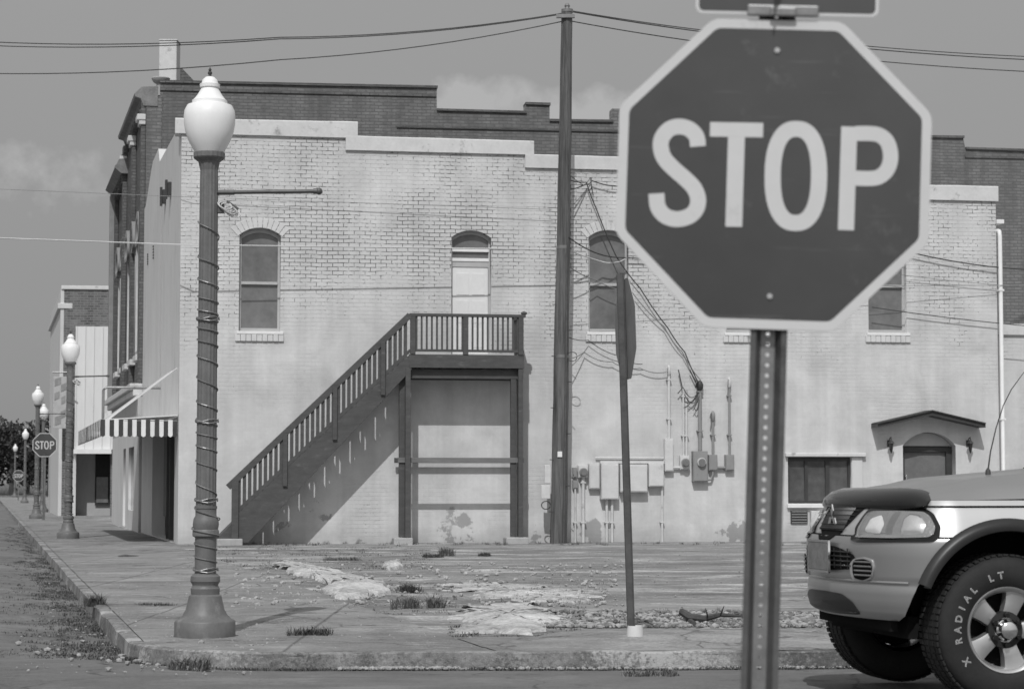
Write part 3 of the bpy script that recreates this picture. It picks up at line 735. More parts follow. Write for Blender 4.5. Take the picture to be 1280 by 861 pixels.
# thin brick return next to the corner
# awning
AW = thing('striped_awning', 'striped box awning with scalloped valance over the corner shop door', 'awning', (.3, 0, 2.1), F)
at0 = .15; at1 = 10.4; yo = 1.5; zb_, zt_ = 2.12, 2.43
m = MB(); m.quadbox([(at0,.01,zt_+.10),(at0,yo,zt_),(at1,yo,zt_),(at1,.01,zt_+.10)], (0,0,-.02)); part('roof', m, STRIPEL, AW)
def val(a, b_, n, nm):
    a, b_ = Vector(a), Vector(b_)
    for ph, mt in ((0, STRIPED), (1, STRIPEL)):
        m = MB()
        for i in range(n):
            if i % 2 != ph: continue
            K = 5
            for k in range(K):
                p, q = a.lerp(b_, (i+k/K)/n), a.lerp(b_, (i+(k+1)/K)/n)
                f0, f1 = .03*math.sin(PI*k/K), .03*math.sin(PI*(k+1)/K)
                nn = Vector((-(b_-a).normalized().y, (b_-a).normalized().x, 0))*.004*math.sin(i*2.1)
                m.quadbox([p+Vector((0,0,zt_-.001))+nn, q+Vector((0,0,zt_-.001))+nn, q+Vector((0,0,zb_-f1))+nn*4, p+Vector((0,0,zb_-f0))+nn*4], (b_-a).normalized().cross(Vector((0,0,1)))*.006)
        part(nm, m, mt, AW)
val((at0, .02, 0), (at0, yo, 0), 17, 'side_valance'); val((at0, yo, 0), (at1, yo, 0), 90, 'front_valance')
m = MB().tube([(at0+.01,.02,zt_-.02),(at0+.01,yo-.02,zt_-.02),(at1,yo-.02,zt_-.02)], .015); part('frame', m, GALV, AW)
m = MB()
for q, (ta, tb) in enumerate(((.3, 1.5), (1.4, 3.6), (2.4, 5.6))): m.tube([(ta, .02, 3.45+.0*q), (tb, yo-.2, zt_+.02)], .014)
part('stay_rod', m, FRAMEW, AW)
# goose-neck pipe on the facade
z0 = 3.25; gp = MB().tube([(4.6, 0, z0), (4.6, 1.15, z0), (4.6, 1.22, z0-.06), (4.6, 1.22, zt_+.05)], .03, 8)
single('sign_bracket', gp, GALV, 'bent pipe sign bracket reaching over the striped awning', 'bracket', base=(4.6,0,z0), frame=F, smooth=50)
F1 = None

# ------------------------------------------------------------------ dark brick building behind
db = thing('dark_brick_building', 'taller dark brick building rising behind the white building, corniced street front', 'building', (T1, 0, 0), F)
DBW = Frame(F.w((T1+.05, -.35, 0)), math.atan(.13))    # its side wall runs parallel to the white one
dzf = DBW.px
prof = [(200,103.5),(546,110.5),(546,139),(657,142),(657,131),(687,132),(687,152),(765,153),(765,136),(775,136),(775,160),(900,163),(900,168),(1204,173),(1207,187),(1300,190)]
o2 = [(0, 0)]
P2 = [dzf(a, b_) for a, b_ in prof]; P2[0] = (0, P2[0][1])
xe_ = P2[-1][0] + 3
outl = [(0, 3), (xe_, 3), (xe_, P2[-1][1])] + P2[::-1]
def dpart(name, me, mat, bev=0):
    me = me.mesh(name, Vector((0,0,0))) if isinstance(me, MB) else me
    me.transform(Matrix.Translation(-Vector((T1, 0, 0))) @ F.i @ DBW.m)
    o = bpy.data.objects.new(name, me); col.objects.link(o); o.parent = db; me.materials.append(mat); BASE[o.name] = Vector((T1, 0, 0)); return finish(o, bev)
# the brick texture needs x-z coordinates of the wall: give this wall an object of its own orientation
me = plate([outl], 0, .4)
wo = bpy.data.objects.new('side_wall', me); col.objects.link(wo); wo.parent = db; me.materials.append(DARK_BRICK)
wo.matrix_local = Matrix.Translation(-Vector((T1,0,0))) @ F.i @ DBW.m
m = MB()
for i in range(0, len(P2)-1):
    (xa, za), (xb, zb2) = P2[i], P2[i+1]
    if xb - xa > .3: m.quadbox([(xa, -.05, za+.0), (xb+.02, -.05, zb2), (xb+.02, -.05, zb2+.06), (xa, -.05, za+.06)], (0,.5,0))
dpart('coping', m, DARK_BRICK2)
m = MB()
za = dzf(230, 113)[1]; m.box(0, P2[1][0]-.02, -.035, -.002, za-.02, za+.03)
za = dzf(600, 161)[1]; m.box(P2[1][0]-1.0, xe_-8.5, -.035, -.002, za-.02, za+.03)
za = dzf(1240, 197)[1]; m.box(dzf(1206,197)[0], xe_, -.035, -.002, za-.02, za+.03)
dpart('brick_band', m, DARK_BRICK2)
part('roof', MB().box(T1+.3, T1+11.5, -16, -.4, 8.6, 8.8), DARKIN, db)
# street front
T2 = T1 + 11.3; zc = P2[0][1]
winf = []
for k in range(5):
    c0 = T1+1.35+k*2.1; winf.append(arch(c0-.45, c0+.45, 4.35, 7.4, 7.75, 10))
part('facade', plate([[(T1+.02,0),(T2,0),(T2,zc-.35),(T1+.02,zc-.35)]] + winf + [[(T1+.6,.5),(T1+4.5,.5),(T1+4.5,2.5),(T1+.6,2.5)]], -.4, -.02), DARK_BRICK2, db)
part('facade_back', MB().box(T1+.3, T2-.2, -.9, -.85, 0, 8.5), DARKIN, db)
part('facade_end', MB().box(T2-.4, T2-.002, -16, -.41, 0, zc-.6), DARK_BRICK2, db)
for k in range(5):
    c0 = T1+1.35+k*2.1
    w_ = part('window', plate([arch(c0-.44, c0+.44, 4.36, 7.38, 7.73, 10), arch(c0-.36, c0+.36, 4.45, 7.3, 7.65, 10)], -.14, .07 if k == 0 else .01), FRAMEM, db)
    part('pane', MB().box(c0-.4, c0+.4, -.12, -.11, 4.4, 7.6), GLASS, w_)
    part('hood_mould', plate([arch(c0-.6, c0+.6, 7.2, 7.45, 7.95, 10), arch(c0-.455, c0+.455, 7.1, 7.41, 7.77, 10)], -.018, .09), BOXG, w_)
    part('sill', MB().box(c0-.55, c0+.55, -.02, .12, 4.2, 4.345), COPING, w_, bev=.01)
for k, tt in enumerate((T1+.25, T1+3.6, T1+7.2, T1+10.9)):
    p_ = part('pilaster', MB().box(tt-.22, tt+.22, -.015, .10, 3.6, zc-.5), DARK_BRICK2, db, bev=.01)
    part('pilaster_cap', MB().box(tt-.28, tt+.28, -.01, .20, zc-.95, zc-.80).box(tt-.26, tt+.26, -.01, .15, zc-1.06, zc-.951), COPING, p_, bev=.02)
m = MB(); m.quadbox([(T1+.0,-.3,zc-.1),(T1+.0,.10,zc-.12),(T1+.0,.27,zc-.3),(T1+.0,.25,zc-.38),(T1+.0,.12,zc-.42),(T1+.0,.05,zc-.6),(T1+.0,-.3,zc-.6)], (T2-T1-4.6,0,0))
m.quadbox([(T2-4.5,-.3,zc-.85),(T2-4.5,.22,zc-.9),(T2-4.5,.34,zc-1.15),(T2-4.5,.16,zc-1.3),(T2-4.5,-.3,zc-1.3)], (4.7,0,0))
part('cornice', m, surf('cornice_metal', .2, .8, .4, 4, dirt=.1, dirtg=.3), db, bev=.01)
for j in range(16):
    m = MB(); tt = T1+.3+j*.68; m.box(tt-.09, tt+.09, -.01, .13, zc-(.78 if tt < T2-4.6 else 1.55), zc-(.60 if tt < T2-4.6 else 1.31))
    part('corbel', m, DARK_BRICK2, db, bev=.02)
part('lower_cornice', MB().box(T1+.02, T2, -.01, .3, 3.45, 3.6).box(T1+.02, T2, -.01, .22, 3.3, 3.449), COPING, db, bev=.02)
part('shop_fascia', MB().box(T1+.05, T2-.3, -.01, .10, 2.6, 3.29), STUCCO2, db)
part('shop_wall', plate([[(T1+.02,.0),(T2-.2,.0),(T2-.2,2.59),(T1+.02,2.59)], [(T1+1.8,.5),(T1+3.8,.5),(T1+3.8,2.1),(T1+1.8,2.1)], [(T1+5,.05),(T1+6,.05),(T1+6,2.1),(T1+5,2.1)]], -.01, .06), STUCCO, db)
part('shop_glass', MB().box(T1+1.7, T1+6.2, -.015, -.012, .1, 2.2), GLASSD, db)
# upper pier projecting at the far end
part('corner_pier', MB().box(T2-.35, T2, -.01, .22, 3.61, zc-1.35), surf('pale_pier', .24, .85, .2, 4), db, bev=.02)
# chimney and cap
cY = F.w((T1+2.6, -.6, 0)).y
p0 = at(198.5, 100, cY); p1 = at(221, 51, cY)
ch = thing('white_chimney', 'tall narrow white rendered chimney on the corner of the dark brick roof', 'chimney', (p0.x, cY, p0.z-1.0))
part('stack', MB().box(p0.x, p1.x, cY-.0, cY+.6, p0.z-1.0, p1.z), COPING, ch, bev=.02)
part('cap', MB().box(p0.x-.006, p1.x+.02, cY-.02, cY+.62, p1.z, p1.z+.035), COPING, ch, bev=.01)
p2 = at(201, 103, cY-1.2)
ur = MB().lathe([(.10,-.35),(.11,-.05),(.17,-.02),(.22,.05),(.235,.09),(.22,.11),(.1,.10),(.02,.10)], 20, p2); single('roof_urn', ur, CONC, 'shallow stone urn on the roof corner in front of the white chimney', 'urn', base=p2-Vector((0,0,.35)), smooth=40)
pg = [at(221, 104, cY+3), at(221, 86, cY+3), at(228, 86, cY+3), at(245, 104, cY+3)]
single('roof_gable', MB().quadbox(pg, (0, 1.2, 0)), DARK_BRICK2, 'small dark sloping roof parapet behind the white chimney', 'parapet', base=pg[0])
# small brick stack hidden behind the white wall is the profile's own step

# ------------------------------------------------------------------ far shop with metal siding
fbY = 77.0
FB = Frame(at(77, 603, fbY) - Vector((0,0,HC)), math.atan(.12))
FBF = Frame(FB.o, FAC.ang)
fb = thing('far_corner_shop', 'far shop with weathered brick gable and white ribbed metal siding', 'building', (0,0,0), FB)
q = FB.px
zt3 = q(100, 362)[1]; xs1 = q(95, 408)[0]; zs1 = q(100, 408)[1]; xs2 = q(95, 560)[0]; zd = q(110, 562)[1]; xe3 = 9
part('wall', plate([[(0,0),(q(95,600)[0],0),(q(95,600)[0],zd),(q(138,600)[0],zd),(q(138,600)[0],0),(xe3,0),(xe3,zt3),(0,zt3)]], 0, .3), FAR_BRICK, fb)
part('coping', MB().box(-.1, xe3, -.06, .4, zt3, zt3+.14), COPING, fb, bev=.02)
m = MB(); x = xs1; n = 0
m.box(xs1, xe3, -.05, -.003, zd+.02, zs1)
while x < xe3: m.box(x, x+.05, -.085, -.051, zd+.02, zs1); x += .31
part('metal_siding', m, SIDING, fb)
part('fascia', MB().box(q(93,562)[0], q(140,562)[0], -.35, -.004, q(110,567)[1], zd+.015), FRAMEW, fb)
part('trim', MB().box(q(88,600)[0], q(95,600)[0], -.06, -.003, 0, zd), STUCCO, fb)
part('recess', MB().box(q(95,600)[0]-.1, q(138,600)[0]+.1, 1.2, 1.25, 0, zd+.1), STUCCO2, fb)
dx0, dx1 = q(119,600,1.15)[0], q(137,600,1.15)[0]
dd = part('door', MB().box(dx0, dx1, 1.10, 1.19, q(125,631,1.15)[1], q(125,567,1.15)[1]), DARKIN, fb)
part('pane', MB().box(dx0+.05, dx1-.05, 1.08, 1.095, q(125,628,1.15)[1], q(125,596,1.15)[1]), GLASS, dd)
# its street front
o = MB().box(.0, 12, -.3, -.002, 0, zt3+.25); me = o.mesh('facade', Vector((0,0,0)))
def ffpart(name, mb, mat, bev=0):
    me = mb.mesh(name, Vector((0,0,0))); ob = bpy.data.objects.new(name, me); col.objects.link(ob); ob.parent = fb; me.materials.append(mat); ob.rotation_euler = (0,0,FBF.ang-FB.ang); BASE[ob.name] = Vector((0,0,0)); return finish(ob, bev)
ffpart('facade', MB().box(0, 12, -.3, .12, 0, zt3+.02), STUCCO)
ffpart('cornice', MB().box(-.05, 12, -.3, .22, zt3-.7, zt3-.5), STUCCO, .02)
sg = thing('hanging_sign', 'pale hanging shop sign with dark blocks on the far shop front', 'sign', FB.loc(at(76, 495, 76)), FB)
b0 = BASE[sg.name]; bx_, bz_ = b0.x, b0.z
part('sign_board', MB().box(bx_-.26, bx_+.20, b0.y, b0.y+.08, bz_-1.15, bz_+.7), FRAMEM, sg, bev=.01)
for (u0, u1, w0, w1) in ((-.22,.0,.35,.6),(0,.18,.15,.4),(-.22,-.05,-.15,.1),(.02,.16,-.3,-.05),(-.2,.02,-1.05,-.75),(.0,.18,-.8,-.55)): part('sign_mark', MB().quadbox([(bx_+u0,b0.y-.012,bz_+w0),(bx_+u1,b0.y-.012,bz_+w0+.08),(bx_+u1,b0.y-.012,bz_+w1+.08),(bx_+u0,b0.y-.012,bz_+w1)], (0,.01,0)), surf('faded_print', .26, .8, .3, 5), sg)
part('bracket', MB().tube([(bx_-.3,b0.y+.04,bz_+.85),(bx_+.3,b0.y+.04,bz_+.85)], .03), GALV, sg)

# ------------------------------------------------------------------ wooden stairs and landing
YO = -.88                                # outer railing plane
YI = -.10
st = thing('wooden_staircase', 'dark timber outside staircase climbing to a landing at the upper white door', 'staircase', (wx(400, 600), -.6, 0), W)
def o2(px, py, y=YO): x, z = W.px(px, py, y); return x, z
zd0 = o2(580, 444)[1]; zdb = o2(580, 460)[1]; xl0, xl1 = o2(513, 440)[0], o2(655, 440)[0]
part('landing_deck', MB().box(xl0, xl1, YO+.03, -.01, zd0-.05, zd0-.002), WOOD, st)
part('fascia', MB().box(xl0-.03, xl1, YO-.03, YO+.028, zdb, zd0+.01), WOOD, st, bev=.004)
m = MB().box(xl0, xl1, YO+.1, YO+.22, zdb-.20, zdb-.02).box(xl0, xl1, -.14, -.03, zdb-.20, zdb-.02).box(xl1-.06, xl1-.002, YO+.03, -.02, zdb, zd0-.052).box(xl0, xl0+.06, YO+.03, -.02, zdb, zd0-.052)
for k in range(5): x = xl0+.3+k*(xl1-xl0-.6)/4; m.box(x-.02, x+.02, YO+.03, -.02, zdb+.01, zd0-.052)
part('joist', m, WOOD, st)
for (px_, y_, w_) in ((502, YO+.16, .11), (509.5, YO+.02, .10), (641.5, YO+.16, .11), (650.5, YO+.02, .09)):
    x = W.px(px_, 620, y_)[0]; part('post', MB().box(x-w_/2, x+w_/2, y_-w_/2, y_+w_/2, .14, zdb-.01), WOOD, st, bev=.006)
for px_ in (506, 650):
    x = W.px(px_, 620, -.10)[0]; part('post', MB().box(x-.05, x+.05, -.15, -.05, .02, zdb-.02), WOOD, st, bev=.006)
for (x0_, x1_, y_) in ((491, 515, YO+.08), (631, 659, YO+.08)):
    x0, x1 = W.px(x0_, 675, y_)[0], W.px(x1_, 675, y_)[0]; part('footing', MB().box(x0, x1, y_-.18, y_+.22, -.02, .13), CONC, st, bev=.02)
xb0, zb0 = o2(498, 578); xb1, zb1 = o2(656, 572)
part('cross_brace', MB().box(xb0, xb1, YO+.075, YO+.10, zb0, zb0+.10), WOODL, st, bev=.004)
part('cross_brace', MB().box(xb0, xb1, -.19, -.155, zb0+.0, zb0+.10), WOOD, st)
ztr = o2(580, 393)[1]; zbr = o2(580, 440)[1]
def rail(y, side):
    part('handrail', MB().box(xl0-.02, xl1+.03, y-.05, y+.05, ztr-.05, ztr+.01), WOOD, st, bev=.008)
    part('bottom_rail', MB().box(xl0, xl1, y-.02, y+.02, zbr-.0, zbr+.05), WOOD, st)
rail(YO, 1)
for px_ in (516, 582, 651):
    x = W.px(px_, 420, YO)[0]; part('newel_post', MB().box(x-.05, x+.05, YO-.045, YO+.045, zd0+.01, ztr-.051), WOOD, st, bev=.006)
part('post_cap', MB().lathe([(.03,0),(.065,.02),(.06,.05),(.02,.07)], 10, (xl1+.0, YO, ztr+.005)), WOOD, st, smooth=50)
m = MB()
for i in range(21):
    if i in (10,): continue
    x = xl0+.12+(xl1-xl0-.24)*i/20; m.box(x-.018, x+.018, YO-.016, YO+.016, zbr+.02, ztr-.04)
part('baluster', m, WOOD, st)
m = MB().box(xl1-.06, xl1-.01, YO+.05, -.03, ztr-.05, ztr+.008).box(xl1-.05, xl1-.02, YO+.05, -.03, zbr, zbr+.045)
for i in range(9): y = YO+.14+i*.105; m.box(xl1-.05, xl1-.02, y-.016, y+.016, zbr+.02, ztr-.04)
part('side_railing', m, WOOD, st)
# flight
xt, zt4 = o2(509, 397); xb4, zb4 = o2(289, 605)
sx0, sz0 = o2(300, 640); sx1, sz1 = o2(506, 449)       # top edge of the stringer
slope = (zt4-zb4)/(xt-xb4); sh = sz0 + (sx1-sx0)*0
def hz(x): return zb4 + (x-xb4)*slope
def szt(x): return sz0 + (x-sx0)*(sz1-sz0)/(sx1-sx0)
xbot = o2(292, 660)[0]; xtop = xl0
for y in (YO, YI):
    P = [(xbot, y-.02, szt(xbot)), (xtop+.02, y-.02, szt(xtop+.02)), (xtop+.02, y-.02, szt(xtop)-.31), (xbot+.28, y-.02, .05), (xbot, y-.02, .05)]
    part('stringer', MB().quadbox(P, (0,.05,0)), WOOD, st, bev=.004)
    if y == YI: continue
    part('handrail', MB().beam((xb4-.06, y, hz(xb4-.06)), (xt+.05, y, hz(xt+.05)), .10, .12), WOOD, st, bev=.006)
    part('bottom_rail', MB().beam((xbot, y, szt(xbot)+.075), (xtop, y, szt(xtop)+.075), .04, .06), WOOD, st)
    m = MB(); nb = 33
    for i in range(nb):
        x = xbot+.1+(xtop-xbot-.1)*i/nb; dw = .033 if y == YO else .016
        m.box(x-dw, x+dw, y-.018, y+.018, szt(x)-.02, hz(x)-.02)
    part('baluster', m, WOOD, st)
    for px_, w_ in ((294, .13), (356, .085), (418, .085), (478, .085)):
        x = W.px(px_, 600, y if y == YO else YO)[0]
        part('newel_post', MB().box(x-w_/2, x+w_/2, y-.05 - (.02 if y==YO else 0), y-.021 if px_ != 294 else y+.05, (szt(x)-.30) if px_ != 294 else .05, hz(x)-.02), WOOD, st, bev=.004)
nst = 14
for i in range(nst):
    f = (i+.5)/nst; x = xbot + (xtop-xbot)*f; z = .14 + (zd0-.19)*(i)/nst*1.03
    part('tread', MB().box(x-.095, x+.085, YO+.035, YI-.025, z-.02, z+.02), WOOD, st)
part('base_board', MB().quadbox([(xbot-.32,YO+.02,.13),(xbot-.01,YO+.02,.13),(xbot-.01,YO+.02,.44)], (0,.9,0)), WOOD, st)
part('footing', MB().box(W.px(271,675,YO)[0], W.px(303,675,YO)[0], YO-.15, -.05, -.02, .128), CONC, st, bev=.02)

# ------------------------------------------------------------------ electrical gear on the wall
def cbx(px0, px1, py0, py1, dep, mat, name, label, cat, meter=None, detail=True, grp='meters and boxes on the white wall'):
    x0, z1 = W.px(px0, py0, -dep); x1, z0 = W.px(px1, py1, -dep)
    t = thing(name, label, cat, ((x0+x1)/2, 0, z0), W, grp)
    part('case', MB().box(x0, x1, -dep, -.003, z0, z1), mat, t, bev=.008)
    part('cover', MB().box(x0+.015, x1-.015, -dep-.012, -dep-.001, z0+.02, z1-.03), mat, t, bev=.004)
    if meter:
        cx_, cz_ = W.px(meter[0], meter[1], -dep); r_ = meter[2]
        part('meter_dial', MB().disc((cx_, -dep-.012, cz_), (0,-1,0), r_, .05), BOXG if mat is not BOXG else GALVL, t, smooth=40)
        part('glass_dome', MB().disc((cx_, -dep-.062, cz_), (0,-1,0), r_*.8, .03), GALV, t, smooth=40)
    return t
cbx(716, 721.5, 584, 597, .08, BOXG, 'junction_box', 'small grey junction box, upper of two beside the utility pole', 'junction box')
cbx(716, 723, 600, 611, .08, BOXG, 'junction_box', 'small grey junction box, lower of two beside the utility pole', 'junction box')
cbx(723, 735, 581.5, 597, .10, GALVL, 'electric_meter', 'white electric meter with round dial next to the utility pole', 'electric meter', (729, 590, .085))
cbx(736.6, 749.7, 579, 611, .12, GALVL, 'switch_box', 'white switch box with a lever between the round meter and the large panel', 'switch box')
cbx(751.8, 773.5, 579, 624, .20, GALVL, 'fuse_panel', 'tallest white fuse panel left of the leaning sign post', 'electric panel')
cbx(775.5, 809.5, 580, 615, .18, GALVL, 'fuse_panel', 'wide white fuse panel just right of the leaning sign post', 'electric panel')
cbx(811, 830, 579, 608, .16, GALVL, 'fuse_panel', 'shorter white fuse panel at the right end of the row', 'electric panel')
cbx(831, 842, 548, 589, .12, GALVL, 'switch_box', 'narrow tall white box set higher than the fuse panels', 'switch box')
cbx(850, 862, 569, 587, .10, GALVL, 'electric_meter', 'white electric meter box between the tall white box and the grey box', 'electric meter', (856.5, 578, .085))
cbx(866.5, 885, 563.5, 602, .16, BOXG, 'electric_meter', 'large grey meter box with pale round dial', 'electric meter', (876.5, 577.5, .09))
cbx(885.9, 897, 568, 588, .12, BOXG, 'disconnect_box', 'small grey box joined to the right side of the large grey meter box', 'switch box')
cbx(907, 918, 568, 588, .12, BOXG, 'disconnect_box', 'small grey box furthest right, beside the near sign post', 'switch box')
lev = W.px(743, 595, -.14); 
pipes = [  # px x, y top, y bottom, radius, mat, label
    (728.8, 597, 679, .035, GALVL, 'white conduit running down from the leftmost meter'), (758.4, 624, 679, .028, GALVL, 'white conduit under the tall fuse panel, left of two'),
    (765, 624, 679, .028, GALVL, 'white conduit under the tall fuse panel, right of two'), (827.5, 608, 679, .022, GALVL, 'thin white conduit under the short fuse panel'),
    (719, 611, 679, .018, GALVL, 'thin conduit down from the small boxes beside the utility pole'),
    (836, 466, 548, .028, GALVL, 'white conduit rising from the tall narrow box'), (854, 487, 569, .02, GALVL, 'thin pale conduit above the second meter, left of two'),
    (857.8, 487, 569, .024, GALVL, 'pale conduit above the second meter, right of two'), (874.6, 486, 563, .04, BOXG, 'thick grey conduit rising from the large grey meter'),
    (891, 522, 568, .028, BOXG, 'short grey conduit above the small grey box'), (911.5, 480, 568, .026, BOXG, 'long grey conduit above the rightmost grey box')]
for i, (px_, ya, yb, r_, mt, lab) in enumerate(pipes):
    x, z1 = W.px(px_, ya, -.07); z0 = max(.0, W.px(px_, yb, -.07)[1])
    o = MB().tube([(x, -.07, z0), (x, -.07, z1)], r_, 10)
    zz = z0+.4
    while zz < z1: o.box(x-r_-.02, x+r_+.02, -.07-r_-.004, -.003, zz-.012, zz+.012); zz += .8
    single('conduit', o, mt, lab, 'conduit', base=(x, -.07, z0), frame=W, group='conduits on the white wall', smooth=50)
for (px_, py, r_, lab, mt) in ((874.8, 482, .07, 'black weatherhead with dangling wires on top of the thick grey conduit', FRAMED), (891, 520, .05, 'small grey weatherhead on the short grey conduit', BOXG), (911.5, 478, .04, 'small pale weatherhead on the rightmost grey conduit', GALVL), (836, 463, .04, 'white weatherhead above the tall narrow box', GALVL)):
    x, z = W.px(px_, py, -.09); single('weatherhead', MB().lathe([(r_*.5,-.10),(r_,-.05),(r_*1.05,.03),(r_*.6,.09),(.01,.11)], 10, (x,-.09,z)).quadbox([(x-r_*.8,-.08,z-.02),(x-r_*2,-.2,z-.05),(x-r_*1.6,-.2,z+.05),(x-r_*.5,-.08,z+.08)], (0,-.05,0)), mt, lab, 'weatherhead', base=(x,-.09,z), frame=W, group='weatherheads on the white wall', smooth=40)
x0, z0 = W.px(744, 577, -.06); x1, _ = W.px(830, 577, -.06)
m = MB().tube([(x0,-.05,z0-.05),(x0,-.05,z0+.08),(x1,-.05,z0+.08),(x1,-.05,z0-.05)], .018, 8).box(x0+.1, x1, -.09, -.02, z0-.03, z0+.02)
single('conduit', m, GALVL, 'horizontal white conduit along the top of the fuse panels', 'conduit', base=(x0,-.05,z0), frame=W, group='conduits on the white wall')
x0, z0 = W.px(842, 586, -.06); x1, _ = W.px(850, 586, -.06); x2, _ = W.px(897, 586, -.06); x3, _ = W.px(907, 586, -.06)
single('conduit', MB().tube([(x0-.02,-.06,z0+.03),(x1+.02,-.06,z0+.03)], .025, 8), GALVL, 'short white pipe joining the tall box to the second meter', 'conduit', base=(x0,-.06,z0), frame=W, group='conduits on the white wall')
single('conduit', MB().tube([(x2-.02,-.06,z0+.03),(x3+.02,-.06,z0+.03)], .03, 8), BOXG, 'short grey pipe joining the two small grey boxes', 'conduit', base=(x2,-.06,z0), frame=W, group='conduits on the white wall')
a, b_ = W.px(884, 601, -.08), W.px(891, 588, -.08)
single('conduit', MB().tube([(a[0]-.03,-.08,a[1]+.02),(a[0]+.08,-.08,a[1]+.03),(b_[0],-.08,b_[1]-.08),(b_[0],-.08,b_[1]+.02)], .022, 8), BOXG, 'curved grey pipe under the small grey box', 'conduit', base=(a[0],-.08,a[1]), frame=W, group='conduits on the white wall', smooth=50)

# ------------------------------------------------------------------ utility pole and wires
UY = -.60
ub = W.w((W.px(698, 679, UY)[0], UY, 0)); ut = at(709, 14, ub.y)
up_ = thing('utility_pole', 'tall weathered wooden utility pole leaning slightly against the white wall', 'utility pole', ub)
m = MB(); n = 26; pts = [ub.lerp(ut, i/n) + Vector((.012*fbm(i*.3, 1, 1), 0, 0)) for i in range(n+1)]
m.tube([p - Vector((0,0,.2 if i == 0 else 0)) for i, p in enumerate(pts)], [.175 - .062*i/n for i in range(n+1)], 14)
part('pole', m, POLEW, up_, smooth=50)
def polept(py):                    # point of the pole axis at photo height py
    f = (py - 679) / (14 - 679); return ub.lerp(ut, f)
m = MB()
for py, r_ in ((312, .142), (14, .12), (448, .158)):
    p = polept(py); m.tube([p - Vector((0,0,.03)), p + Vector((0,0,.03))], r_, 14)
part('band', m, GALV, up_, smooth=50)
p = polept(22)
part('insulator', MB().lathe([(.02,0),(.05,.03),(.045,.08),(.06,.1),(.03,.15)], 10, ut + Vector((0,0,.0))).box(p.x-.22, p.x+.15, p.y-.16, p.y-.08, p.z-.04, p.z+.03), GALV, up_, smooth=40)
p = polept(650)
m = MB().tube([polept(679)+Vector((.10,-.16,0)), polept(450)+Vector((.09,-.15,0)), polept(320)+Vector((.07,-.13,0))], .022, 8)
part('riser_conduit', m, GALVD, up_, smooth=50)
m = MB(); q_ = polept(569); m.box(q_.x-.05, q_.x+.04, q_.y-.185, q_.y-.165, q_.z-.06, q_.z+.05); part('pole_tag', m, FRAMEW, up_)
m = MB(); q_ = polept(595); m.box(q_.x-.30, q_.x-.17, q_.y-.06, q_.y+.08, q_.z-.16, q_.z+.20); q_ = polept(616); m.box(q_.x-.36, q_.x-.18, q_.y-.07, q_.y+.08, q_.z-.13, q_.z+.14); part('pole_box', m, GALVL, up_, bev=.01)
m = MB(); q_ = polept(632); m.tube([q_+Vector((-.26+.09*math.cos(a*.5), -.05, .08*math.sin(a*.5))) for a in range(13)], .012); q_ = polept(447); m.tube([q_+Vector((.2+.10*math.cos(a*.5), -.1, .08*math.sin(a*.5)-.02*a*.2)) for a in range(14)], .009); part('cable_coil', m, WIRE, up_, smooth=50)
m = MB()
for k in range(9):
    q_ = polept(640-k*32); sg_ = 1 if k % 2 else -1; m.tube([q_+Vector((sg_*.13,-.1,0)), q_+Vector((sg_*.2,-.16,0))], .009)
part('step_bolt', m, GALVD, up_)
def cable(pts, sag, r, mat, label, name='cable', seg=6, sub=10):
    out = []
    for i in range(len(pts)-1):
        for j in range(sub):
            f = j/sub; q = Vector(pts[i]).lerp(Vector(pts[i+1]), f); q.z -= sag*4*f*(1-f); out.append(q)
    out.append(Vector(pts[-1]))
    return single(name, MB().tube(out, r, seg), mat, label, 'cable', base=out[0], smooth=60)
UYY = ub.y
def wat(px, py, d=.10):
    x, z = W.px(px, py, -d); return W.w((x, -d, z))
cable([polept(16), wat(350, 47), at(-60, 50, 47), at(-900, 60, 58)], .12, .011, WIRE, 'upper of the dark overhead wires running left from the pole top')
cable([polept(17), wat(350, 49), at(-60, 55, 47.5), at(-900, 66, 58.5)], .12, .011, WIRE, 'middle dark overhead wire running left from the pole top')
cable([polept(26), wat(350, 75), at(-60, 91, 47), at(-900, 104, 58)], .12, .011, WIRE, 'lowest sky wire left of the pole, sagging furthest')
cable([polept(14), at(1000, 53, 46), at(1340, 77, 50), at(2600, 160, 62)], .06, .012, WIRE, 'upper dark overhead wire running right from the pole top')
cable([polept(13), at(1000, 50, 46), at(1340, 73, 50), at(2600, 152, 62)], .06, .010, WIRE, 'thin twin wire just above it right of the pole')
cable([polept(26), at(1000, 67, 46), at(1340, 92, 50), at(2600, 182, 62)], .06, .011, WIRE, 'lower dark overhead wire running right from the pole')
cable([at(-900, 282, 46), at(-60, 295.5, 42), at(230, 306, 41.15), at(700, 312, UYY+.03)], .0, .013, WIREL, 'pale wire crossing the sky and the arched windows to the pole band')
cable([at(-900, 214, 46), at(-60, 234, 42), wat(240, 246.5), at(690, 262, UYY+.4)], .0, .006, WIREG, 'faint grey wire across the left sky below the cornice')
cable([at(702, 352, UYY-.1), wat(1300, 356)], .05, .006, WIREG, 'thin wire along the wall right of the pole')
cable([polept(300)+Vector((.1,-.1,0)), wat(775, 322), wat(1140, 316), wat(1330, 338)], .10, .013, WIRE, 'dark cable leaving the pole and passing behind the near sign to the right')
cable([wat(1090, 384), wat(1330, 411)], .04, .010, WIRE, 'dark cable crossing the rightmost arched window')
cable([wat(1100, 340), wat(1330, 362)], .04, .006, WIREG, 'thin grey cable on the brick right of the near sign')
cable([polept(312), wat(752, 327), wat(770, 328), wat(784, 322)], .02, .013, WIREL, 'pale looping wire across the middle arched window')
cable([polept(225), wat(733, 228), wat(745, 260), wat(770, 320), wat(800, 360), wat(835, 410), wat(856, 440), wat(874, 480)], .03, .012, WIRE, 'heavy black service cable dropping from the pole to the black weatherhead')
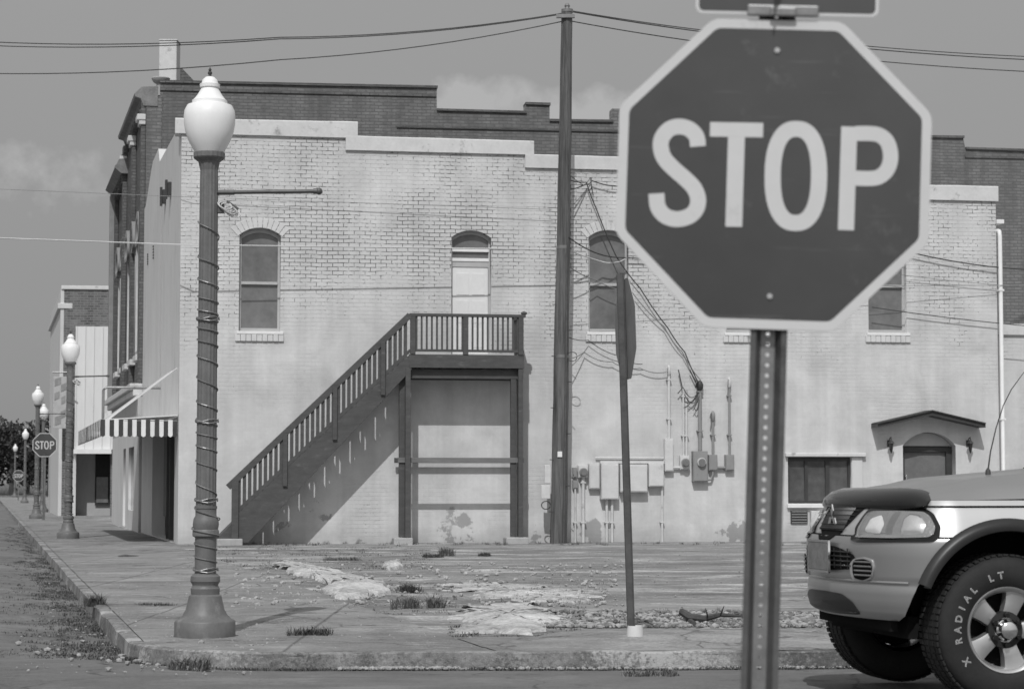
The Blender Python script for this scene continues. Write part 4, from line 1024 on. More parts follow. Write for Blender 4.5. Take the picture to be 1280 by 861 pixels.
cable([polept(240), wat(733, 230), wat(740, 226), wat(775, 233), wat(850, 250)], .03, .012, WIRE, 'short black cable arching right from the pole below the coping')
cable([polept(330), wat(745, 350), wat(790, 365), wat(830, 408), wat(853, 440), wat(876, 475)], .05, .010, WIREG, 'grey service cable sagging beneath the heavy black one')
cable([polept(450), wat(730, 440), wat(765, 452), wat(800, 460), wat(836, 464)], .06, .010, WIREG, 'grey cable from the pole to the white weatherhead')
cable([polept(420), wat(735, 425), wat(775, 445), wat(803, 455)], .05, .008, WIRE, 'dark cable drooping from the pole behind the leaning sign')
cable([polept(215), wat(730, 232), wat(738, 222), wat(742, 245)], .02, .007, WIRE, 'small loop of loose wire right of the pole')
m = MB(); rnd = random.Random(5)
for k in range(7):
    a = wat(876+rnd.uniform(-2, 2), 482); b_ = wat(856+rnd.uniform(-5, 18), 486+rnd.uniform(-2, 30)); mid = (a+b_)/2 - Vector((0,0,rnd.uniform(.1,.5)))
    m.tube([a.lerp(mid, t)*(1-t) + mid.lerp(b_, t)*t for t in [i/8 for i in range(9)]], .008)
m.tube([wat(848, 462), wat(853, 485), wat(847, 492)], .012); m.tube([wat(862, 462), wat(870, 478)], .014)
single('loose_wires', m, WIRE, 'tangle of loose black service wires hanging by the black weatherhead', 'wires', base=at(870, 482, 42.7), smooth=50)

# ------------------------------------------------------------------ street lamps
def make_lamp():
    p = G(256, 797); S = 160.0
    t = thing('street_lamp', 'near grey fluted street lamp wrapped with light wire, white acorn globe and side arm', 'street lamp', (0,0,0), group='lamps along the kerb')
    def z(y): return (797 - y) / S
    part('base', MB().lathe([(.234,0),(.236,.01),(.236,z(777)),(.228,z(775)),(.200,z(773)),(.17,z(768)),(.165,z(766)),(.15,z(762)),(.125,z(745)),(.11,z(743)),(.113,z(736)),(.10,z(733)),(.10,z(731)),(.116,z(727)),(.113,z(721)),(.085,z(717))], 32), LAMPP, t, smooth=35)
    part('plinth_column', MB().lathe([(.083,z(717)),(.083,z(680)),(.083,z(673)),(.103,z(671)),(.103,z(665)),(.095,z(663)),(.102,z(657)),(.096,z(650)),(.082,z(646)),(.082,z(638)),(.087,z(637)),(.087,z(634))], 28), LAMPP, t, smooth=35)
    part('shaft', MB().lathe([(.080,z(634)),(.078,z(500)),(.072,z(230)),(.070,z(214)),(.085,z(203)),(.118,z(199))], 32, flute=.06), LAMPP, t)
    part('collar', MB().lathe([(.118,z(199)),(.124,z(197.5)),(.124,z(192)),(.118,z(191))], 40, flute=.03), LAMPP, t)
    part('globe', MB().lathe([(.112,z(191)),(.138,z(184)),(.166,z(175.5)),(.189,z(165)),(.200,z(154)),(.202,z(146)),(.196,z(138)),(.176,z(131.5)),(.138,z(129.5)),(.138,z(125.5)),(.125,z(124)),(.100,z(119)),(.078,z(113)),(.066,z(109.5)),(.078,z(108.5)),(.080,z(104.5)),(.066,z(103.5)),(.058,z(99)),(.035,z(95.5)),(.012,z(94.5))], 36), GLOBE, t, smooth=32)
    part('finial', MB().lathe([(.012,z(95)),(.012,z(92)),(.017,z(91)),(.017,z(89)),(.009,z(88)),(.013,z(86)),(.003,z(83))], 10), FRAMED, t)
    pts = []; zz = z(278); a = PI
    gaps = [(278, 300), (322, 330)]
    while zz > z(705):
        y = 797 - zz*S; rr = .078+.004 if y < 634 else (.108 if 648 < y < 672 else .088)
        pts.append((rr*math.cos(a), rr*math.sin(a), zz)); a += .28
        pitch = .27 if y < 320 else (.13 if y < 470 else .15)
        pitch *= 1 + .35*math.sin(zz*7)
        if 398 < y < 404: pitch = .02
        zz -= pitch * .28 / (2*PI)
    part('light_wire', MB().tube(pts, .0055, 5), GALV, t)
    rnd = random.Random(3)
    for zc_ in (z(714), z(402), z(668), z(628), z(530)):
        m = MB()
        for k in range(2):
            r0 = .09 if zc_ > z(634) else .098
            m.tube([(r0*math.cos(q*.5), r0*math.sin(q*.5), zc_+.012*math.sin(q*1.1+k*2)+k*.012) for q in range(14)], .005, 5)
        part('wire_wrap', m, GALV, t)
    zr = z(241); ar = part('banner_arm', MB().tube([(.07,0,zr-.004),(.13,0,zr-.003),(.84,0,zr+.006)], .016, 10).tube([(.07,0,zr-.004),(.20,0,zr-.003)], .021, 10), GALVD, t, smooth=40)
    part('ball_end', MB().lathe([(.004,-.028),(.02,-.02),(.028,0),(.02,.02),(.004,.028)], 12, (.865,0,zr+.006)).tube([(.82,0,zr+.006),(.85,0,zr+.006)], .022, 10), GALVD, ar, smooth=60)
    m = MB()
    for k in range(6):
        c0 = Vector((.13+.012*k, -.03+.01*k, z(258)-.012*k)); pts = []
        for q in range(15):
            a = q*2*PI/14; pts.append(c0 + Vector((.055*math.cos(a)*(1+.1*math.sin(k*3)), .03*math.sin(a+k), .032*math.sin(a)-.03*math.cos(a)*.6)))
        m.tube(pts, .0048, 5)
    cc = part('wire_coil', m, WIREL, t)
    part('socket', MB().box(.07,.12,-.03,.02,z(268),z(255)).beam((.14,0,z(253)),(.23,0,z(263)),.02,.025), GALVD, t, bev=.004)
    t.location = p; t.rotation_euler = (0, 0, 0); return t
lamp = make_lamp()
far = [(86, 45.9, 'second street lamp along the kerb, in front of the far metal-sided shop'), (46, 70.8, 'slim distant street lamp left of the hexagonal group, tallest beside the far stop sign'),
       (53.5, 86.7, 'distant lamp just right of and behind the tallest one beside the far stop sign'), (31, 127, 'small far street lamp in front of the dark trees, second from the left'), (18.5, 177, 'smallest and leftmost far street lamp')]
far[1] = (46, 70.8, 'distant street lamp standing just left of the far stop sign')
for px_, Y, lab in far:
    o = copy_tree(lamp); p = at(px_, 603, Y); o.location = (p.x, Y, 0); o['label'] = lab; o.rotation_euler = (0, 0, .2*math.sin(px_))

# ------------------------------------------------------------------ stop signs
def octo(r):                       # r = half width across flats
    return [(r/math.cos(PI/8)*math.sin(PI/8+k*PI/4), r/math.cos(PI/8)*math.cos(PI/8+k*PI/4)) for k in range(8)]
def octo_round(r, rc=.03):
    P = octo(r); out_ = []
    for i in range(8):
        a, b_, c_ = Vector(P[i-1]), Vector(P[i]), Vector(P[(i+1) % 8]); p0 = b_ + (a-b_).normalized()*rc; p1 = b_ + (c_-b_).normalized()*rc
        for k in range(4): t = k/3; q = p0*(1-t)**2 + b_*2*t*(1-t) + p1*t*t; out_.append((q.x, q.y))
    return out_
def stroke(mb, pts, w, y, t=.0012):
    P = [Vector(p) for p in pts]; Lf, Rt = [], []
    for i, p in enumerate(P):
        d = (P[min(i+1, len(P)-1)] - P[max(i-1, 0)]).normalized(); n = Vector((-d.y, d.x)) * w/2; Lf.append(p+n); Rt.append(p-n)
    for i in range(len(P)-1):
        a, b_, c_, d_ = Lf[i], Lf[i+1], Rt[i+1], Rt[i]
        mb.add([(q.x, y, q.y) for q in (a, b_, c_, d_)], [(0,1,2,3)])
def arcp(cx_, cz_, rx, rz, a0, a1, n=14): return [(cx_ + rx*math.cos(R(a0+(a1-a0)*i/n)), cz_ + rz*math.sin(R(a0+(a1-a0)*i/n))) for i in range(n+1)]
def stop_letters(y):
    """STOP in highway capitals, sheet units: half width of the sign = .381; 510 px per metre of the photo's near sign"""
    mb = MB(); q = 1/512.0; w = 24*q; cx0, cz0 = 967, 219
    def X(px): return (px-cx0)*q
    def Z(py): return (cz0-py)*q
    th = R(1.1)
    def ZP(p): x, z = (740 + p[0]*.511 - cx0)*q, (cz0 - p[1]*.511)*q; return (x*math.cos(th) - z*math.sin(th), x*math.sin(th) + z*math.cos(th))
    def smooth_path(P, n=5):
        out_ = []
        for i in range(len(P)-1):
            p0, p1, p2, p3 = [Vector(P[min(max(k, 0), len(P)-1)]) for k in (i-1, i, i+1, i+2)]
            for k in range(n): t = k/n; out_.append((.5*((2*p1) + (p2-p0)*t + (2*p0-5*p1+4*p2-p3)*t*t + (3*p1-p0-3*p2+p3)*t**3)).to_tuple())
        return out_ + [P[-1]]
    S_ = [(259,363),(255,338),(237,320),(212,314),(188,321),(171,342),(168,366),(177,393),(200,418),(230,444),(251,466),(261,492),(257,517),(240,535),(210,543),(181,535),(163,513),(159,480)]
    stroke(mb, [ZP(p) for p in smooth_path(S_)], 39*.511*q, y)
    stroke(mb, [ZP((288,320)), ZP((418,321))], 36*.511*q, y); stroke(mb, [ZP((353,338)), ZP((349,560))], 41*.511*q, y)
    o = []
    for k in range(49):
        a = 2*PI*k/48; c_, s_ = math.cos(a), math.sin(a)
        o.append((499 + 56.5*math.copysign(abs(c_)**(2/2.35), c_), 433 + 116*math.copysign(abs(s_)**(2/2.35), s_)))
    n0 = len(mb.v); o = o[:-1]; inn = [(499+(x_-499)*(1-19.7/56.5), 433+(y_-433)*(1-19.7/116)) for x_, y_ in o]; outr = [(499+(x_-499)*(1+19.7/56.5), 433+(y_-433)*(1+19.7/116)) for x_, y_ in o]
    A1, A2 = [ZP(p) for p in inn], [ZP(p) for p in outr]; K_ = len(A1)
    mb.add([(p[0], y, p[1]) for p in A1+A2], [(k, (k+1) % K_, K_+(k+1) % K_, K_+k) for k in range(K_)])
    stroke(mb, [ZP((628,310)), ZP((622,565))], 39*.511*q, y)
    pb_ = [(643,327),(684,327),(706,333),(722,350),(729,380),(724,409),(708,429),(686,437),(643,437)]
    stroke(mb, [ZP(p) for p in smooth_path(pb_)], 37*.511*q, y+.0002)
    return mb
def channel(zt, zb, hz_, w=.045, holes=True):
    """U-channel post: perforated web, two flanges; local x across, y depth"""
    web = MB(); pitch_ = .0254; hw_ = .017; n_ = int((zt-zb)/pitch_)
    if holes:
        for i in range(n_):
            z = zt - (i+.5)*pitch_; hh = pitch_/2
            sq = [(hw_,0),(hw_,hh),(0,hh),(-hw_,hh),(-hw_,0),(-hw_,-hh),(0,-hh),(hw_,-hh)]
            for y in (0, .004):
                web.add([(a, y, z+b_) for a, b_ in sq] + [(.0052*math.cos(k*PI/4), y, z+.0052*math.sin(k*PI/4)) for k in range(8)], [(k, (k+1) % 8, 8+(k+1) % 8, 8+k) for k in range(8)])
        web.box(-hw_, hw_, 0, .004, zb, zt - n_*pitch_)
    else: web.box(-hw_, hw_, 0, .004, zb, zt)
    m = MB()
    for s_ in (-1, 1):
        m.quadbox([(s_*.017,0,zb),(s_*.017,.004,zb),(s_*.031,-.024,zb),(s_*.031,-.030,zb)], (0,0,zt-zb))
        m.quadbox([(s_*.031,-.030,zb),(s_*.031,-.025,zb),(s_*w,-.025,zb),(s_*w,-.030,zb)], (0,0,zt-zb))
    return web, m
def stop_sign(label, loc, rotz, lean, zc_, back=False, name_blades=False, ztop=None, group='stop signs', holes=True, plate_off=(0, 0), roll=0, postmat=GALVD):
    t = thing('stop_sign', label, 'stop sign', (0,0,0), group=group)
    yp = -.034
    def mv(me): 
        me.transform(Matrix.Translation((plate_off[0], 0, zc_)) @ Matrix.Rotation(roll, 4, 'Y')); return me
    pan = part('panel', mv(plate([octo_round(.381, .02)], yp-.003, yp)), SIGNBACK if back else SIGNWHITE, t)
    part('panel_face', mv(plate([octo_round(.357, .012)], yp-.0046, yp-.0031)), SIGNRED, t)
    part('white_border', mv(plate([octo_round(.3805, .02), octo_round(.3575, .012)], yp-.0046, yp-.0031)), SIGNWHITE, t)
    part('lettering', mv(stop_letters(yp-.0062).mesh('lettering', Vector((0,0,0)))), SIGNWHITE, t)
    for dz in (.305, -.30): part('bolt', mv(MB().disc((0, yp-.0047, dz), (0,-1,0), .007, .004, 8).disc((0, yp-.0087, dz), (0,-1,0), .004, .003, 8).mesh('bolt', Vector((0,0,0)))), CHROME, t)
    web, m = channel(ztop or zc_+.42, .0, 0, holes=holes)
    part('post', m, postmat, t); part('post_web', web, GALV if postmat is GALVD and not back else postmat, t)
    t.location = loc; t.rotation_euler = (lean[0], lean[1], rotz)
    return t
# near sign
NY = 5.2
pc = at(967, 218.5, NY); pbm = at(953, 850, NY)
lean = math.atan((pc.x - pbm.x) / (pc.z - pbm.z)) + R(.25)
loc = Vector((pc.x - math.tan(lean)*pc.z, NY + .03, 0))
ns = stop_sign('large near stop sign on a perforated steel post in the right foreground', loc, R(-3), (0, lean), pc.z/math.cos(lean), ztop=3.05, roll=R(.2))
# street-name blades on the same post
zbl = (at(978, 20, NY).z)/math.cos(lean)
def blade(nm, m_): return m_
bl = thing('street_name_sign', 'pale-edged street name blades clamped above the near stop sign', 'street sign', (0,0,0))
hw = .228
bx0 = at(865, 15, NY).x - at(967, 15, NY).x; bx1 = at(1092, 15, NY).x - at(967, 15, NY).x
def rrect(x0, x1, z0, z1, r): 
    P = []
    for cx_, cz_, a0 in ((x1-r, z0+r, -90), (x1-r, z1-r, 0), (x0+r, z1-r, 90), (x0+r, z0+r, 180)): P += arcp(cx_, cz_, r, r, a0, a0+90, 5)
    return P
part('name_blade', plate([rrect(bx0, bx1, zbl, zbl+.155, .018)], -.036, -.034), SIGNWHITE, bl)
part('blade_face', plate([rrect(bx0+.008, bx1-.008, zbl+.008, zbl+.147, .012)], -.0375, -.0361), SIGNRED, bl)
m = MB().box(-.075, .10, -.050, -.038, zbl-.006, zbl+.022).box(-.02, .045, -.06, -.051, zbl-.008, zbl+.015); part('clamp', m, GALV, bl, bev=.004)
pb = plate([rrect(-.26, .50, zbl+.17, zbl+.32, .018)], -.001, .001); pb.transform(Matrix.Translation((.04,0,0)) @ Matrix.Rotation(R(74), 4, 'Z')); part('name_blade', pb, SIGNWHITE, bl)
bl.location = loc; bl.rotation_euler = ns.rotation_euler
# second sign, edge-on
p = G(788, 803); tp = at(776, 415, p.y)
ln = math.atan((tp.x-p.x)/(tp.z-p.z))
stop_sign('stop sign seen from the side on a leaning post at the far kerb', (p.x, p.y, 0), R(-98), (0, 0), tp.z+.02, back=True, postmat=GALVD)
s2 = bpy.context.scene.collection.objects['stop_sign.001']
s2.rotation_mode = 'QUATERNION'
from mathutils import Quaternion
s2.rotation_quaternion = Quaternion((0,1,0), ln) @ Quaternion((0,0,1), R(98.5))
for c_ in s2.children:
    if c_.name.startswith('post'): c_.scale = (1.0, 1.4, 1); c_.location = (0, .012, 0)
part_b = thing('post_sleeve', 'short white broken sleeve round the foot of the leaning sign post', 'post sleeve', (p.x, p.y, 0))
part('sleeve', MB().lathe([(.064,-.02),(.062,.09),(.056,.13),(.047,.12),(.045,.02)], 14, (p.x+.035, p.y-.01, 0), cap=False), COPING, part_b, smooth=40)
for (px_, py, Y, lab) in ((56, 556, 68.5, 'small distant stop sign on the left pavement between the far lamps'), (23.3, 594.5, 146, 'smallest and farthest stop sign near the dark trees')):
    q_ = at(px_, py, Y); stop_sign(lab, (q_.x, Y, 0), R(8), (0, 0), q_.z, holes=False, postmat=GALV)

# ------------------------------------------------------------------ trees far down the street
LEAF = surf('tree_foliage', .045, .8, .5, .8, bmp=0); BARK = surf('bark', .07, .9, .3, 6)
def tree(x, y, h, r, lab, seed):
    rnd = random.Random(seed); t = thing('tree', lab, 'tree', (x, y, -.1), group='trees at the end of the street')
    m = MB().tube([(x,y,-.1),(x+.1,y,h*.3),(x,y,h*.65)], [.3,.22,.08], 8)
    for k in range(6): a = rnd.uniform(0, 6.28); m.tube([(x+.05,y,h*.35+k*.3),(x+r*.6*math.cos(a),y+r*.6*math.sin(a),h*.6)], [.1,.03], 6)
    part('trunk', m, BARK, t)
    m = MB(); cl = [(rnd.gauss(0, r*.42), rnd.gauss(0, r*.42), h*rnd.uniform(.22, .86)) for _ in range(26)]
    for cx_, cy_, cz_ in cl:
        cr = r*rnd.uniform(.22, .42)
        for k in range(75):
            d = Vector((rnd.gauss(0,1), rnd.gauss(0,1), rnd.gauss(0,.8))).normalized()*cr*rnd.uniform(.6, 1.05); c = Vector((x+cx_, y+cy_, cz_)) + d
            u = Vector((rnd.gauss(0,1), rnd.gauss(0,1), rnd.gauss(0,1))).normalized(); v = u.cross(Vector((rnd.gauss(0,1), rnd.gauss(0,1), rnd.gauss(0,1)))).normalized(); s_ = rnd.uniform(.12, .3)
            m.add([c+u*s_, c+v*s_*.7, c-u*s_, c-v*s_*.7], [(0,1,2,3)])
    part('crown', m, LEAF, t); return t
tl = [(-8, 230, 9.2, 4.5, 'broad dark tree at the far left end of the street'), (14, 225, 9.0, 3.6, 'dark rounded tree behind the smallest street lamp'),
      (34, 235, 9.6, 3.8, 'dark tree between the two smallest lamps and the far stop sign'), (50, 228, 9.0, 3.5, 'dark tree directly behind the far stop sign'),
      (62, 205, 10.5, 1.6, 'narrow pointed dark tree beside the far shop front'), (72, 240, 8.6, 4, 'dark tree partly behind the far shop front'), (-40, 225, 9, 5, 'dark tree beyond the left edge of the street')]
for i, (px_, Y, h, r_, lab) in enumerate(tl): q_ = at(px_, 603, Y); tree(q_.x, Y, h*.86, r_, lab, 50+i)
mb = grassband(lambda r: (r.uniform(-60, -34), r.uniform(185, 215)), 500, 1.3, 77, (10, 20), 1.0)
single('undergrowth', mb, LEAF, kind='stuff')

# ------------------------------------------------------------------ the silver car
wl = at(1262, 780, 11.38); ROADC = .02
hd = R(180 + 12); HDG = Vector((math.cos(hd), math.sin(hd), 0)); LFT = Vector((-HDG.y, HDG.x, 0))
CAR = Frame(Vector((wl.x, wl.y, ROADC)) - LFT * .87, hd)
SILVER, nt_, b__ = newmat('silver_paint'); b__.inputs['Base Color'].default_value = (.56,.56,.56,1); b__.inputs['Metallic'].default_value = .62
b__.inputs['Roughness'].default_value = .34; b__.inputs['Coat Weight'].default_value = .45; b__.inputs['Coat Roughness'].default_value = .22
fl = noise_(nt_, coords(nt_, (1,1,1)), 3, 4, .6); L(nt_, mapr(nt_, fl, .3, .7, .40, .48), b__.inputs['Roughness'])
DKPLAS = surf('dark_trim_plastic', .025, .38, .15, 9, bmp=.1, spec=.3)
DKGLOSS = surf('dark_glossy_plastic', .014, .14, .1, 5, bmp=0, spec=.35)
DKVOID = surf('wheel_well_dark', .012, .95, .2, 4, bmp=0, spec=.1)
RUBBER = surf('tyre_rubber', .022, .75, .25, 10, bmp=.2, spec=.3)
RUBBER2 = surf('tyre_letter_core', .022, .8, .1, 10, bmp=0)
TYREW = surf('tyre_letter_outline', .45, .7, .1, 10, bmp=0)
ALLOY = surf('wheel_alloy', .55, .32, .06, 6, metal=.8, bmp=.03)
LENS, nt_, b__ = newmat('headlamp_lens'); b__.inputs['Base Color'].default_value = (.9,.9,.9,1); b__.inputs['Alpha'].default_value = .16; b__.inputs['Roughness'].default_value = .04; b__.inputs['Specular IOR Level'].default_value = 1
REFL = surf('headlamp_reflector', .16, .25, .35, 9, metal=.6, bmp=.7, bd=.02)
CGLASS = surf('car_glass', .02, .05, .1, 2, bmp=0, spec=.8)
car = thing('parked_car', 'silver off-road car with dark bonnet deflector and black wheel arch flares, nose in frame', 'car', (0,0,0), CAR)
XC, NX = .24, 2.1
lv = [  # z, front reach, half width
    (.44,.42,.815),(.47,.47,.845),(.53,.49,.862),(.60,.492,.868),(.64,.480,.862),(.66,.492,.870),(.80,.500,.872),(.86,.495,.870),(.885,.480,.866),(.892,.455,.862),(.93,.445,.860),(1.00,.395,.852),(1.05,.35,.840),(1.085,.31,.82)]
lv = [(z_, a_*.95, w_ - max(0, z_-.885)*.30) for z_, a_, w_ in lv]
def lev_at(z):
    if z <= lv[0][0]: return lv[0][1:]
    for a, b_ in zip(lv, lv[1:]):
        if z <= b_[0]:
            f = (z-a[0])/(b_[0]-a[0]); return a[1]+(b_[1]-a[1])*f, a[2]+(b_[2]-a[2])*f
    return lv[-1][1:]
def csurf(th, z, off=0.0):           # th 0 = nose, +90 = near side at XC; beyond 90: distance along the side
    a, w = lev_at(z); s_ = 1 if th >= 0 else -1; t = abs(th)
    a += off; w += off
    if t <= 90:
        c_, q_ = math.cos(R(t)), math.sin(R(t)); return Vector((XC + a*abs(c_)**(2/NX), s_*w*abs(q_)**(2/NX), z))
    return Vector((XC - (t-90)*.01, s_*w, z))
def cpx(th, z, off=0): return proj(CAR.w(csurf(th, z, off)))
def hit(px, py, off=0.0):
    best = None
    for i in range(0, 120):
        th = -80 + i*2.0
        for j in range(0, 34):
            z = .44 + j*.02
            x, y = cpx(th, z); e = (x-px)**2 + (y-py)**2
            if best is None or e < best[0]: best = (e, th, z)
    e, th, z = best; st_ = [1.0, .01]
    for it in range(60):
        imp = False
        for dt, dz in ((1,0),(-1,0),(0,1),(0,-1)):
            t2, z2 = th+dt*st_[0], z+dz*st_[1]; x, y = cpx(t2, z2); e2 = (x-px)**2+(y-py)**2
            if e2 < e: e, th, z, imp = e2, t2, z2, True
        if not imp: st_ = [st_[0]/2, st_[1]/2]
    return th, z
def patch(poly, off, rings=(0,.35,.7,1), edge=0.0, mirror=False, smoothn=2, dome=0):
    """patch hugging the car's nose; poly in (th, z)"""
    P = [Vector(p) for p in poly]; Q = []
    n = len(P)
    for i in range(n):
        for k in range(5):
            t = k/5; Q.append(P[i].lerp(P[(i+1) % n], t))
    for _ in range(1): Q = [(Q[i-1] + Q[i]*2 + Q[(i+1) % len(Q)])/4 for i in range(len(Q))]
    c = sum(Q, Vector((0,0)))/len(Q); mb = MB(); rows = []
    for f in rings:
        r_ = [csurf(*( (c.lerp(q, f)).to_tuple()), off + dome*(1-f*f)) for q in Q]; r_.append(r_[0]); rows.append(r_)
    if edge: r_ = [csurf(q.x, q.y, off-edge) for q in Q]; r_.append(r_[0]); rows.append(r_)
    if mirror: rows = [[Vector((p.x, -p.y, p.z)) for p in r_] for r_ in rows]
    mb.grid(rows); return mb
# shell: nose and sides to the tail
ths = [-450 + 10*i for i in range(0, 36)] + [-90 + 4*i for i in range(0, 46)] + [100 + 10*i for i in range(0, 36)]
rows = [[csurf(t, z) for t in ths] for z, _, _ in lv]
zs_fine = []
for (a, b_) in zip(lv, lv[1:]):
    zs_fine.append(a[0]); zs_fine.append((a[0]+b_[0])/2)
zs_fine.append(lv[-1][0])
allrows = [[csurf(t, z) for t in ths] for z in zs_fine]
# shoulder into bonnet: rings shrinking to a spine
hood_rows = []
a0, w0 = lv[-1][1], lv[-1][2]
for k in range(1, 13):
    f = k/12; row = []
    for t in ths:
        s_ = 1 if t >= 0 else -1; tt = abs(t); w = w0*(1-f)**.92; a_ = a0*(1-.55*f) - .015
        if tt <= 90: x, y = XC + a_*math.cos(R(tt))**(2/NX), s_*w*math.sin(R(tt))**(2/NX)
        else: x, y = XC-(tt-90)*.01, s_*w
        crown = .115*(1-(1-f)**2.2) + (.018 if .30 < f < .95 else 0) ; rise = .075*max(0, min(1, (.6-x)/1.4))
        row.append(Vector((x, y, 1.085 + (.035*min(1, f*6)) + crown*.85 + rise*min(1, f*3))))
    hood_rows.append(row)
def wheel_cut(mb, xcs, name, smooth=35):
    me = mb.mesh(name, Vector((0,0,0)), smooth); o = bpy.data.objects.new('tmp', me); col.objects.link(o); cutters = []
    for xc in xcs:
        for s_ in (-1, 1):
            cm_ = MB().tube([(xc, s_*.60, .42), (xc, s_*1.2, .42)], .54, 40).mesh('cut', Vector((0,0,0))); co = bpy.data.objects.new('cut', cm_); col.objects.link(co); cutters.append(co)
            b_ = o.modifiers.new('b', 'BOOLEAN'); b_.operation = 'DIFFERENCE'; b_.object = co; b_.solver = 'EXACT'
    sol = None
    bpy.context.view_layer.update()
    out_ = bpy.data.meshes.new_from_object(o.evaluated_get(bpy.context.evaluated_depsgraph_get()))
    bpy.data.objects.remove(o)
    for c_ in cutters: bpy.data.objects.remove(c_)
    return out_
# delete faces inside the arch by hand: build the side shell with the arch edge as a clean curve
def arch_clip(rows, xcs):
    """grid -> MB without the wheel openings, verts near the arch snapped onto it"""
    RC, zc_ = .515, .42; mb = MB(); m = len(rows[0])
    flat = [p.copy() for r_ in rows for p in r_]
    inside = []
    for p in flat:
        ins = False
        if abs(p.y) > .6:
            for xc in xcs:
                d = math.hypot(p.x-xc, p.z-zc_)
                if d < RC: ins = True
        inside.append(ins)
    n = len(rows)
    for j in range(n-1):
        for i in range(m-1):
            ids = [j*m+i, j*m+i+1, (j+1)*m+i+1, (j+1)*m+i]
            if all(inside[k] for k in ids): continue
            mb.f.append(tuple(ids))
    # snap
    used_ = set(k for f in mb.f for k in f)
    for k in used_:
        if inside[k]:
            p = flat[k]
            for xc in xcs:
                dx, dz = p.x-xc, p.z-zc_; d = math.hypot(dx, dz)
                if d < RC and d > 1e-4:
                    p.x, p.z = xc+dx/d*RC, zc_+dz/d*RC
                    a_, w_ = lev_at(p.z); p.y = math.copysign(w_*max(0, 1-(max(0, p.x-XC)/a_)**NX)**(1/NX), p.y)
    mb.v = flat; return mb
WB = -2.86
ths2 = []
t = -480.0
while t <= 480: ths2.append(t); t += (3.0 if abs(t) <= 90 else 3.0)
zf = []
for (a, b_) in zip(lv, lv[1:]):
    nn = max(1, int((b_[0]-a[0])/.02)); zf += [a[0]+(b_[0]-a[0])*k/nn for k in range(nn)]
zf.append(lv[-1][0])
body_rows = [[csurf(t, z) for t in ths2] for z in zf]
bz = 9
lower = [r_ for r_, z in zip(body_rows, zf) if z <= .886]; upper = [r_ for r_, z in zip(body_rows, zf) if z >= .884]
full = arch_clip(body_rows, (0, WB))
def submesh(src, test):
    m = MB(); mp_ = {}
    for f in src.f:
        if test([src.v[k] for k in f]):
            g = []
            for k in f:
                if k not in mp_: mp_[k] = len(m.v); m.v.append(src.v[k].copy())
                g.append(mp_[k])
            m.f.append(tuple(g))
    return m
isb = lambda P: max(p.z for p in P) < .8925 and max(p.x for p in P) > .2
body = part('body', submesh(full, lambda P: not isb(P)), SILVER, car, smooth=40)
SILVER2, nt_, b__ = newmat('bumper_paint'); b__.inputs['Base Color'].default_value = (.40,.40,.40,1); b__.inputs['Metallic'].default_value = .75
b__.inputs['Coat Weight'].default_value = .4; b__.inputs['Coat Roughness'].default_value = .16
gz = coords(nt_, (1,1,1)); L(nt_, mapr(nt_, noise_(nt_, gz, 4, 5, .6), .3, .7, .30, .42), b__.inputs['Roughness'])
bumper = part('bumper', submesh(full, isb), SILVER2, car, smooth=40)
def ridge(hr):
    return hr
hood_rows2 = []
for k in range(0, 15):
    f = k/14; row = []
    for t in ths2:
        s_ = 1 if t >= 0 else -1; tt = abs(t); w = (w0-.002)*(1-f)**.95; a_ = a0*(1-.62*f) - .004
        if tt <= 90: x, y = XC + a_*max(0, math.cos(R(tt)))**(2/NX), s_*w*math.sin(R(tt))**(2/NX)
        else: x, y = max(-1.05, XC-(tt-90)*.01), s_*w
        crown = .10*(1-(1-f)**2.0)*max(0, min(1, (.72-x)/.75)); rise = .095*max(0, min(1, (.15-x)/1.15))
        pw_ = .016*math.exp(-((f-.42)/.10)**2) + .058*(1-math.exp(-f*15))*max(.15, min(1, (.50-x)/.5))
        row.append(Vector((x, y, 1.087 + .012*min(1, f*7) + crown*.30 + rise*min(1, .25+f*2) + pw_)))
    hood_rows2.append(row)
SILVERB = SILVER.copy(); SILVERB.name = 'bonnet_shaded_silver'; SILVERB.node_tree.nodes['Principled BSDF'].inputs['Base Color'].default_value = (.32,.32,.32,1)  # same silver paint, the bonnet's shaded look put into a darker base colour
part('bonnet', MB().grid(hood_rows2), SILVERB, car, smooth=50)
# fender crease line (shut line of the bonnet)
m = MB(); m.tube([csurf(t, 1.052, .002) for t in range(60, 215, 5)], .006, 6); m.tube([csurf(-t, 1.052, .002) for t in range(60, 215, 5)], .006, 6); part('shut_line', m, DKVOID, car)
m = MB(); m.tube([csurf(t, .887, -.002) for t in range(-118, 120, 2) if csurf(t, .887).x > .30], .007, 6); part('bumper_gap', m, DKVOID, car)
# cabin
def ring(x, wl_, wh, zl, zh): return [(x,-wl_,zl),(x,-wh,zh),(x,wh,zh),(x,wl_,zl)]
cab = MB(); secs = [(-.78,.80,.74,1.20,1.21),(-1.05,.81,.74,1.20,1.33),(-1.62,.82,.68,1.16,1.78),(-2.2,.83,.69,1.14,1.83),(-3.4,.83,.69,1.14,1.82),(-3.72,.82,.67,1.14,1.74),(-3.95,.80,.72,1.10,1.16)]
rows = []
for x, wl_, wh, zl, zh in secs:
    rows.append([(x,wl_,zl-.1),(x,wl_,zl),(x,(wl_+wh)/2+.02,(zl+zh)/2),(x,wh,zh-.03),(x,wh-.08,zh),(x,0,zh+.025),(x,-wh+.08,zh),(x,-wh,zh-.03),(x,-(wl_+wh)/2-.02,(zl+zh)/2),(x,-wl_,zl),(x,-wl_,zl-.1)])
cab.grid(rows); part('cabin', cab, SILVER, car, smooth=45)
